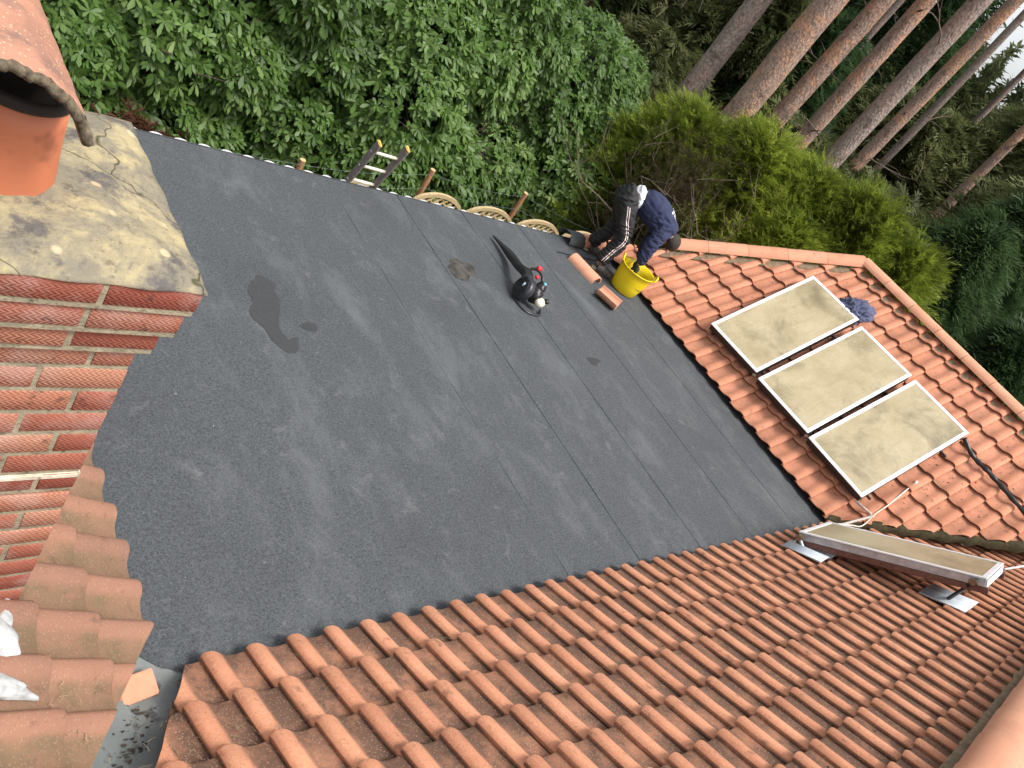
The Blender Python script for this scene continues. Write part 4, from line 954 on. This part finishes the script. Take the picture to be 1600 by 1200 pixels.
def feather(P, A, k, L, leaf, wd, tintb, rs=rng, droop=.12, ang=.62, tj=.08):
    """flat feathery sprays: k leaflets set alternately along a drooping axis"""
    n_ = len(P); A = unit(A); r = unit(rs.normal(size=A.shape)+np.array([0, 0, .6])); s1 = unit(np.cross(A, r)); nn = np.cross(A, s1)
    Ls = L*(1+rs.normal(0, .28, (n_, 1, 1))).clip(.4, 1.8); t = ((np.arange(k)+.6)/k)[None, :, None]; sg = np.where(np.arange(k) % 2 == 0, 1., -1.)[None, :, None]
    dn = np.array([0, 0, -1.])
    B = P[:, None]+A[:, None]*t*Ls+dn*Ls*t**2*droop*1.6; a_ = ang*(1-.55*t)+rs.normal(0, .12, (n_, k, 1))
    D = unit(A[:, None]*np.cos(a_)+s1[:, None]*sg*np.sin(a_)+nn[:, None]*rs.normal(0, .12, (n_, k, 1))); l_ = leaf*(1.15-.55*t)*(1+rs.normal(0, .2, (n_, k, 1))); Sd = unit(np.cross(D, nn[:, None]))
    W = l_*wd/2; tip = B+D*l_+dn*l_*.12
    V_ = np.stack([B-D*l_*.1, B+D*l_*.45+Sd*W, tip, B+D*l_*.45-Sd*W], 2).reshape(-1, 3); F2 = np.arange(n_*k*4).reshape(-1, 4)
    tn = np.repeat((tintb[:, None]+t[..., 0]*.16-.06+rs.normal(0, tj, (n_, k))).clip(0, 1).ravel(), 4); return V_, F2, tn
def merge(parts):
    V_, F2, T_ = [], [], []; o_ = 0
    for v, f, t in parts: V_.append(v); F2.append(f+o_); T_.append(t); o_ += len(v)
    return np.concatenate(V_), np.concatenate(F2), np.concatenate(T_)
def veg_mesh(name, parts): v, f, t = merge(parts); return np_mesh(name, v, f, t)
def nz(P, s, seed=0):   # cheap smooth pseudo noise, vectorised
    x, y, z = P[:, 0]*s+seed, P[:, 1]*s+seed*1.7, P[:, 2]*s-seed
    return (np.sin(x*1.3+np.sin(y*1.7+z))+np.sin(y*1.9+np.sin(z*1.1+x*1.4))+np.sin(z*2.1+np.sin(x*2.3-y)))/3
def branchy(bm, p, d, L, r, depth, rs, gr=.0):
    pts = [p]; q = p.copy(); dd = d.copy()
    for k in range(4):
        dd = (dd+Vector((rs.uniform(-.3, .3), rs.uniform(-.3, .3), rs.uniform(-.2, .25)+gr))).normalized(); q = q+dd*L/4; pts.append(q.copy())
    tube(bm, pts, [r*(1-.17*k) for k in range(5)], 6 if r > .01 else 4)
    if depth > 0:
        for k in range(3):
            b = pts[rs.choice((1, 2, 3, 4))]; nd = (dd+Vector((rs.uniform(-1, 1), rs.uniform(-1, 1), rs.uniform(-.6, .8)))).normalized(); branchy(bm, b, nd, L*.6, r*.55, depth-1, rs, gr)

# ------------------------------------------------------------------ rhododendrons
def rhodo(c, rad, label, seed, n_=2300, lobes=26):
    rs = np.random.default_rng(seed); c = np.array(c, float); rad = np.array(rad, float)
    t = thing('rhododendron', label, 'shrub', (c[0], c[1], GZ), 'rhododendrons behind the fence')
    # lobed crown: many sub-crowns around the main body
    d = unit(rs.normal(size=(lobes, 3))*np.array([1, 1, .9])); d[:, 2] = np.where(d[:, 2] < -.55, -d[:, 2], d[:, 2]); d[:, 1] = np.where(d[:, 1] > .35, -d[:, 1], d[:, 1])
    lc = c+d*rad*rs.uniform(.68, .88, (lobes, 1)); lr = rs.uniform(.62, 1.05, lobes)
    parts = []; 
    li = rs.integers(0, lobes, n_*3); dd = unit(rs.normal(size=(n_*3, 3))); dd[:, 1] = np.where(dd[:, 1] > .3, -dd[:, 1], dd[:, 1])
    depth = rs.random(n_*3)**2.2*.38; P = lc[li]+dd*(lr[li]-depth)[:, None]
    # keep points outside the other lobes' cores
    keep = np.ones(len(P), bool)
    for j in range(lobes):
        far = np.linalg.norm(P-lc[j], axis=1) > lr[j]*.80-.0; keep &= far | (li == j)
    keep &= P[:, 2] > GZ+.1
    P, dd, depth = P[keep][:n_*2], dd[keep][:n_*2], depth[keep][:n_*2]
    A = unit(dd*.75+np.array([-.12, -.35, .45])+rs.normal(0, .22, P.shape))
    tb = (.38+.36*nz(P, .9, seed)+.10*nz(P, 2.7, seed+4)+.13*dd[:, 2]-depth*.9+rs.normal(0, .13, len(P))+(rs.random(len(P)) < .05)*.25).clip(0, 1)  # tint also paints in light and shade: upward leaves lighter, buried ones darker
    sz = 1.0
    for lo, hi, k in ((0, .45, 8), (.45, 1, 9)):
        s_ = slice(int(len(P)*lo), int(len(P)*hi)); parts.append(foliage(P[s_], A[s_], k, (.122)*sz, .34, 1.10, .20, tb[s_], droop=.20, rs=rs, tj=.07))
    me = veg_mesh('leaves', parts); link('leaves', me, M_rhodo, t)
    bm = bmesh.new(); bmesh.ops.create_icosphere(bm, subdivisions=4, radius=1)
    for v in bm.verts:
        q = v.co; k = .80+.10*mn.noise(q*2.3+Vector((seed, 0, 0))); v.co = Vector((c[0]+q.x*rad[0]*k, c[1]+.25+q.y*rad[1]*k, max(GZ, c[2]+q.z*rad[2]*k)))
    bm_obj('shade_core', bm, simple('painted shade core', (.010, .014, .007), .95, var=.5, sc=8, bump=.8), t, True)  # solid filler core, shade between the leaves painted in as its dark colour
    bm = bmesh.new(); r2 = random.Random(seed)
    for k in range(7):
        a = r2.uniform(0, 6.28); branchy(bm, Vector((c[0]+r2.uniform(-.5, .5), c[1]+r2.uniform(-.4, .4), GZ)), Vector((math.cos(a)*.6, math.sin(a)*.5-.2, 1)).normalized(), 2.1, .045, 2, r2)
    bm_obj('branches', bm, M_barkD, t)
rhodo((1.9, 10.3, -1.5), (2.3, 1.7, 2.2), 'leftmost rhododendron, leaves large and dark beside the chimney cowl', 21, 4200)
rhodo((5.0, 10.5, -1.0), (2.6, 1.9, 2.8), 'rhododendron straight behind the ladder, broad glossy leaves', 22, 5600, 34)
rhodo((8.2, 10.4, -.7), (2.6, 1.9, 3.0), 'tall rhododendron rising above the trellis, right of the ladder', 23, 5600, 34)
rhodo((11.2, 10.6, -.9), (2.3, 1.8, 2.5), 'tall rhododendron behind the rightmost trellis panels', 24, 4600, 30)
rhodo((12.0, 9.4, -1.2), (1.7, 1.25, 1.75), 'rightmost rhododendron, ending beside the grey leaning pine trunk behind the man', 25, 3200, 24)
# dry brown fern behind the eave at the left
ferns = thing('dry_fern', 'dry red brown fern at the foot of the leftmost rhododendron', 'fern', (3.45, 7.2, GZ+1.2))
P = rng.normal(size=(40, 3))*np.array([.30, .12, .10])+np.array([3.45, 7.2, -.95]); A = unit(rng.normal(size=(40, 3))*.7+np.array([0, -.2, .8]))
link('fronds', veg_mesh('fronds', [foliage(P, A, 18, .20, .07, 1.0, .3, rng.random(40), droop=.3)]), leaf_mat('dry fern', [(0, (.05, .02, .012)), (.5, (.11, .045, .03)), (1, (.20, .10, .055))], .9, .1), ferns)

# ------------------------------------------------------------------ conifers
def conifer_parts(rs, c, h, r, n_, k, L, wd, tin, tvar, up, spread=.45, flat=.5, top_pow=.75, along=.1):
    z = rs.random(n_)**.85; rad = r*(1-z)**top_pow; a = rs.random(n_)*2*np.pi; q = 1-rs.random(n_)**2*.45
    lob = 1+.20*np.sin(a*5+z*9+rs.random()*6)+.13*np.sin(a*9-z*17)+.08*np.sin(z*41)
    lob = lob*(1+rs.normal(0, .07, n_)); R0 = rad*q*lob+.03; P = np.stack([c[0]+R0*np.cos(a), c[1]+R0*np.sin(a), c[2]+z*h+rs.normal(0, .04*h, n_)*.5], 1)
    out = np.stack([np.cos(a), np.sin(a), np.full(n_, up)], 1); A = unit(out+rs.normal(0, .25, P.shape))
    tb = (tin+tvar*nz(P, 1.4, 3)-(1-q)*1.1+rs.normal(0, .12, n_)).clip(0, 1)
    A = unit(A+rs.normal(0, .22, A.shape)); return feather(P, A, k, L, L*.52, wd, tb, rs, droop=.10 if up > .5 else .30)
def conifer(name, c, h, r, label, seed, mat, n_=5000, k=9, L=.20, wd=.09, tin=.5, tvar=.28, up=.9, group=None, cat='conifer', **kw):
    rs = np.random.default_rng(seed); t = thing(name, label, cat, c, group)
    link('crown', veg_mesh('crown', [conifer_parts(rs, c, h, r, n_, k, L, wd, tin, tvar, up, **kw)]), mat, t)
    bm = bmesh.new(); tube(bm, [c, (c[0], c[1], c[2]+h*.92)], [max(.04, r*.07), .012], 8)
    r2 = random.Random(seed)
    for i in range(16):
        z = c[2]+h*(.08+.8*i/16); a = r2.uniform(0, 6.28); R1 = r*(1-(z-c[2])/h)**.75*.8; tube(bm, [(c[0], c[1], z), (c[0]+R1*math.cos(a), c[1]+R1*math.sin(a), z+R1*.35)], [.025, .006], 5)
    bm_obj('trunk', bm, M_barkD, t); return t
gg = 'yellow green conifers behind the hip of the right roof'
gold = [((12.0, 7.85, GZ), 4.15, 1.35), ((12.75, 7.0, GZ), 4.55, 1.5), ((13.3, 6.15, GZ), 4.60, 1.55), ((13.8, 5.25, GZ), 4.80, 1.5), ((14.3, 4.45, GZ), 4.65, 1.3), ((12.8, 5.6, GZ), 3.9, 1.2)]
gl = ['feathery yellow green conifer nearest the man, at the foot of the grey pine trunk', 'feathery yellow green conifer below the thick orange pine trunk', 'feathery yellow green conifer behind the middle of the hip', 'feathery yellow green conifer behind the apex of the right roof', 'rightmost feathery yellow green conifer, beside the dark spruce', 'lower yellow green conifer pressed against the hip tiles']
for i, ((c, h, r), lb_) in enumerate(zip(gold, gl)):
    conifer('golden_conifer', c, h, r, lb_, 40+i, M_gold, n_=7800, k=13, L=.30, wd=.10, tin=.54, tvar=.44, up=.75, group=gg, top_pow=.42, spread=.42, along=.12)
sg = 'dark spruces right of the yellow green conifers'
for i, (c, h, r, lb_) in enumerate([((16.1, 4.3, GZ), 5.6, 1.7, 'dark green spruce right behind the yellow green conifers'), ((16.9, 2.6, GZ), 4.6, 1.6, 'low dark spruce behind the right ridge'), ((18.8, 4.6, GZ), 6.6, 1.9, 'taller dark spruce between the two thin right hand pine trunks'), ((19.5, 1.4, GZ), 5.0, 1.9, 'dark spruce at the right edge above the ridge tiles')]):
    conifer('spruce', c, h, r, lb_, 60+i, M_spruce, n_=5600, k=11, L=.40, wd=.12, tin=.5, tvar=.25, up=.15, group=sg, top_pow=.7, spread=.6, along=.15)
# bare dead shrub behind the man
ds = thing('dead_shrub', 'tangle of bare dead branches behind the man under the yellow green conifers', 'shrub', (11.2, 6.9, GZ)); bm = bmesh.new(); r2 = random.Random(12)
for k in range(26):
    a = r2.uniform(0, 6.28); branchy(bm, Vector((11.2+r2.uniform(-.6, .6), 6.75+r2.uniform(-.3, .3), GZ+r2.uniform(0, 2.8))), Vector((math.cos(a), math.sin(a)*.6-.3, r2.uniform(.1, 1.2))).normalized(), 1.5, .016, 2, r2)
bm_obj('branches', bm, M_twig, ds)
rs = np.random.default_rng(5); P = np.array([11.35, 6.95, .15])+rs.normal(size=(4600, 3))*np.array([.50, .26, .62]); link('dead_needles', veg_mesh('dead_needles', [feather(P, rs.normal(size=P.shape), 9, .20, .08, .09, rs.random(len(P))*.7, rs)]), leaf_mat('dead needles', [(0, (.03, .025, .015)), (.5, (.07, .055, .03)), (1, (.13, .10, .05))], .9, .1), ds)

# ------------------------------------------------------------------ pines
def pine(x, y, dia, mat, label, seed, H=17, lean=(0, 0), crown=True, stubs=True, base=GZ):
    r2 = random.Random(seed); t = thing('pine_tree', label, 'pine tree', (x, y, base), 'tall bare pine trunks')
    bm = bmesh.new(); n_ = 70; seg = 22; rows = []
    for i in range(n_+1):
        z = i/n_; wob = Vector((.05*math.sin(z*7+seed), .05*math.cos(z*6+seed*2), 0)); c0 = Vector((x+lean[0]*z, y+lean[1]*z, base+z*H))+wob; r_ = dia/2*(1-.42*z)*(1+.25*math.exp(-z*40))
        rows.append([bm.verts.new(c0+Vector((math.cos(a), math.sin(a), 0))*(r_*(1+.05*mn.noise(Vector((math.cos(a)*2+seed, math.sin(a)*2, z*40)))+.035*mn.noise(Vector((math.cos(a)*6+seed, math.sin(a)*6, z*120)))))) for a in [2*math.pi*k/seg for k in range(seg)]])
    for p, q in zip(rows, rows[1:]):
        for k in range(seg): bm.faces.new((p[k], p[(k+1) % seg], q[(k+1) % seg], q[k]))
    tr = bm_obj('trunk', bm, mat, t, True)
    if stubs:
        for i in range(9):
            bm = bmesh.new(); z = r2.uniform(.22, .85); a = r2.uniform(0, 6.28); c0 = Vector((x+lean[0]*z, y+lean[1]*z, base+z*H)); d = Vector((math.cos(a), math.sin(a), r2.uniform(-.1, .4))).normalized(); L_ = r2.uniform(.25, .5) if i < 6 else 1.3
            if i < 6: tube(bm, [c0, c0+d*(dia/2+L_*.3)], [.03, .012], 6)
            else: branchy(bm, c0, d, L_, .018, 1, r2, -.08)
            bm_obj('dead_branch', bm, M_twig, t)
    rs = np.random.default_rng(seed); cz = base+H*.93; n2 = 900
    P = np.array([x+lean[0], y+lean[1], cz])+rs.normal(size=(n2, 3))*np.array([1.3, 1.3, 1.2]); link('crown', veg_mesh('crown', [foliage(P, rs.normal(size=P.shape)+np.array([0, 0, .8]), 8, .35, .07, .7, .3, rs.random(n2), fold=False, rs=rs)]), M_wood, t)
pl = [(12.95, 9.2, .46, M_barkG, 'grey barked pine trunk, leftmost of the big trunks', 1), (13.2, 8.12, .56, M_barkO, 'thickest pine trunk, orange and grey scaly bark, second from the left', 2), (13.9, 7.85, .38, M_barkO, 'third big pine trunk from the left, pinkish bark with dark knots', 3), (15.6, 8.15, .38, M_barkO, 'fourth big pine trunk from the left, tan with a knot near the top', 4), (14.4, 6.75, .39, M_barkG, 'fifth big trunk, dark grey brown with deep furrows', 5), (19.6, 8.65, .37, M_barkO, 'sixth big trunk, smooth pinkish orange', 6), (26.0, 10.95, .28, M_barkG, 'thin grey brown trunk right of the sixth, reaching the sky gap', 7), (26.5, 8.62, .34, M_barkO, 'slim orange trunk alone at the right edge', 8), (24.0, 13.1, .25, M_barkG, 'thin pale trunk between the third and fourth big trunks', 9)]
for x, y, dia, mt, lb_, sd_ in pl: pine(x, y, dia, mt, lb_, sd_, H=18 if sd_ < 7 else 20)
dk = [(15.5, 15.2, 'dark trunk deep in the wood above the rightmost rhododendron, left one'), (18.5, 16.5, 'dark trunk deep in the wood left of the grey pine, right one'), (22, 17.0, 'dim trunk deep in the wood between the first two big pines'), (30, 16.5, 'dim far trunk behind the fourth big pine'), (34, 18, 'dim far trunk behind the fifth big pine'), (36, 13.5, 'far thin trunk near the sky gap'), (33, 9.8, 'far dim trunk right of the slim orange pine'), (29, 20.5, 'far dim trunk above the third big pine')]
for i, (x, y, lb_) in enumerate(dk): pine(x, y, .34, M_barkD if i < 4 else M_barkG, lb_, 20+i, H=16, stubs=False)

# ------------------------------------------------------------------ woodland behind
def wood_template(seed, h, r, n_, mat, L=.28, up=.1, tin=.5):
    rs = np.random.default_rng(seed); return veg_mesh('crown', [conifer_parts(rs, (0, 0, 0), h, r, n_//2, 14, L*1.8, .15, tin, .3, up, top_pow=.38, spread=.75, along=.3)])
T = [wood_template(101, 7.0, 2.6, 11000, M_wood), wood_template(102, 9.0, 2.8, 13000, M_wood, tin=.42), wood_template(103, 5.0, 2.4, 9000, M_wood, tin=.6), wood_template(104, 8.0, 2.3, 11000, M_spruce, L=.26)]
for i, me in enumerate(T): me.materials.append(M_spruce if i == 3 else M_wood)
tkm = bpy.data.meshes.new('trunk'); bm = bmesh.new(); tube(bm, [(0, 0, 0), (0.1, 0, 2.5), (0, 0, 5)], [.12, .09, .03], 8); bm.to_mesh(tkm); bm.free(); tkm.materials.append(M_barkD)
def wood_tree(x, y, k, s, label, rot):
    t = thing('woodland_tree', label, 'tree', (x, y, GZ-.1), 'dark trees of the wood behind'); t.rotation_euler = (0, 0, rot); t.scale = (s, s, s)
    c_ = bpy.data.objects.new('crown', T[k]); COL.objects.link(c_); c_.parent = t; d_ = bpy.data.objects.new('trunk', tkm); COL.objects.link(d_); d_.parent = t
r2 = random.Random(77); cnt = 0
kinds = ['rounded dark green tree', 'tall dark green tree', 'low bushy tree', 'narrow dark conifer']
for ring, (D0, D1, n_) in enumerate(((16.5, 19, 8), (21, 25, 14), (28, 34, 17), (38, 46, 20))):
    for i in range(n_):
        ang = 3+(54-3)*(i+.5)/n_+r2.uniform(-1.2, 1.2); D = r2.uniform(D0, D1)
        if ring == 0 and ang < 24: continue
        if ring == 1 and 15.5 < ang < 29: s_gap = True
        else: s_gap = False
        k = (2 if ring == 0 else r2.choice((0, 1, 0, 3, 2))); s = r2.uniform(.85, 1.15)
        if ring == 0: s = .72
        if s_gap: k, s = 2, .95
        if ring >= 2: s *= 1.25
        if 18.0 < ang < 27 and ring >= 2: k, s = 2, r2.uniform(1.15, 1.45)
        elif 15 < ang < 36 and ring >= 2: s *= 1.2
        cnt += 1
        depth = ['nearest row', 'second row', 'middle row', 'back row'][ring]
        where = 'behind the dark spruces' if ang < 12 else ('behind the thin right trunks' if ang < 20 else ('under the top right sky gap' if ang < 28 else ('between the big pine trunks' if ang < 38 else 'above the right rhododendrons')))
        wood_tree(D*math.cos(R_(ang)), D*math.sin(R_(ang)), k, s, '%s, %s, %s' % (kinds[k], depth, where), r2.uniform(0, 6.28))
# far mass of the wood
rs = np.random.default_rng(9); n_ = 52000; a = R_(1)+rs.random(n_)*R_(62); D = 50+rs.random(n_)*8; hmax = 16+1.5*np.sin(a*23)+1.2*np.sin(a*51)+.8*np.sin(a*170); hmax = np.where((a > R_(20.0)) & (a < R_(25.2)), hmax*.60+1.2*np.sin(a*300), hmax)
P = np.stack([D*np.cos(a), D*np.sin(a), GZ+rs.random(n_)*hmax], 1); tb = (.45+.3*nz(P, .5, 2)+rs.normal(0, .1, n_)).clip(0, 1)
o = link('far_wood', veg_mesh('far_wood', [foliage(P, rs.normal(size=P.shape)+np.array([-.5, -.4, .5]), 7, .48, .25, 1.0, .3, tb, fold=False, rs=rs)]), M_wood); props(o, 'dark mass of far woodland closing the view behind the trunks', 'wood', kind='stuff')
# undergrowth
rs = np.random.default_rng(19); n_ = 15000; a = R_(2)+rs.random(n_)*R_(56); D = 12.8+rs.random(n_)**1.3*22; P = np.stack([D*np.cos(a), D*np.sin(a), GZ+rs.random(n_)**1.5*1.5], 1)
o = link('undergrowth', veg_mesh('undergrowth', [foliage(P, rs.normal(size=P.shape)*.6+np.array([-.3, -.2, .9]), 8, .24, .11, .9, .3, (.5+.3*nz(P, .7, 5)).clip(0, 1), fold=False, rs=rs)]), M_wood); props(o, 'low dark undergrowth between the trunks', 'undergrowth', kind='stuff')

# ------------------------------------------------------------------ litter on the roofs
def litter():
    r = random.Random(31); V_, F2 = [], []
    def strip(p, d, n_, L, w_):
        s_ = d.cross(n_).normalized()*w_/2; b = len(V_); m_ = p+d*L*.5+n_*.004
        for q in (p-s_, p+s_, m_+s_, m_-s_, p+d*L+s_, p+d*L-s_): V_.append(tuple(q))
        F2.append((b, b+1, b+2, b+3)); F2.append((b+3, b+2, b+4, b+5))
    spots = []
    for (cx_, cy_, n_, sp_) in ((1.55, .95, 70, .10), (1.35, .80, 60, .12), (2.13, 1.18, 45, .045), (2.75, 1.12, 40, .045), (2.95, 1.05, 20, .05), (1.75, .65, 25, .12), (2.4, .8, 22, .2), (3.6, .7, 22, .3), (4.8, .4, 20, .5), (1.2, .6, 50, .10)):
        for _ in range(n_):
            x, y = r.gauss(cx_, sp_), r.gauss(cy_, sp_); 
            a = r.uniform(0, 6.28); d = Vector((math.cos(a), math.sin(a), 0)); d = (d-nB*d.dot(nB)).normalized(); strip(Vector((x, y, Bz(x, y)+.034+r.uniform(0, .012))), d, nB, r.uniform(.02, .06), .0018)
    for _ in range(60):
        x, y = r.uniform(9.4, 10.9), r.gauss(.85, .45); a = r.uniform(0, 6.28); d = Vector((math.cos(a), math.sin(a), 0)); d = (d-nR*d.dot(nR)).normalized(); strip(Vector((x, y, Rz(x)+.055)), d, nR, r.uniform(.02, .07), .004)
    for _ in range(30):
        x, y = r.gauss(1.02, .05), r.gauss(1.13, .05); nL = Vector((SI, 0, CO)); a = r.uniform(0, 6.28); d = Vector((math.cos(a), math.sin(a), 0)); d = (d-nL*d.dot(nL)).normalized(); strip(Vector((x, y, Lz(x)+.05)), d, nL, r.uniform(.02, .05), .0022)
    o = link('pine_needles', np_mesh('pine_needles', np.array(V_), np.array(F2)), simple('dry needles', (.30, .21, .12), .9, var=.5, sc=60)); props(o, 'dry pine needles and twigs caught in the tile pans', 'pine needles', kind='stuff')
    bm = bmesh.new()
    def crumb(p, s_): bmesh.ops.create_icosphere(bm, subdivisions=1, radius=1, matrix=Matrix.Translation(p) @ Matrix.Rotation(r.uniform(0, 6), 4, 'X') @ Matrix.Diagonal((s_*r.uniform(.7, 1.5), s_, s_*.6, 1)))
    for _ in range(230):
        t_ = r.uniform(.08, 1.1); p = VL+vdir*t_ + vn*r.gauss(-.03, .035); crumb(p+Vector((0, 0, .03+max(0, t_)*.80*TAN*.92+.004)), r.uniform(.002, .008))
    for _ in range(170):
        x, y = r.uniform(9.3, 10.9), r.gauss(.75, .40); 
        crumb(Vector((x, y, Rz(x)+.045)), r.uniform(.004, .010))
    for _ in range(110):
        x, y = r.uniform(1.8, 8), r.uniform(-.5, 1.1); crumb(Vector((x, y, Bz(x, y)+.035)), r.uniform(.003, .007))
    gb = bmesh.new()
    for _ in range(70):
        x, y = r.uniform(1.7, 8.4), r.uniform(1.5, 5.5); q_ = r.uniform(.0015, .004)
        bmesh.ops.create_icosphere(gb, subdivisions=1, radius=1, matrix=Matrix.Translation((x, y, .003)) @ Matrix.Rotation(r.uniform(0, 6), 4, 'Z') @ Matrix.Diagonal((q_*r.uniform(.8, 2.6), q_, q_*.5, 1)))
    o = bm_obj('roof_grit', gb, simple('pale grit', (.24, .235, .22), .9, var=.5, sc=2)); props(o, 'scattered pale grit and chips on the dark felt', 'grit', kind='stuff')
    o = bm_obj('moss_crumbs', bm, simple('moss and dirt', (.045, .032, .02), .95, var=.5, sc=60)); props(o, 'dark crumbs of moss and soil in the valley and on the tiles', 'moss', kind='stuff')
litter()
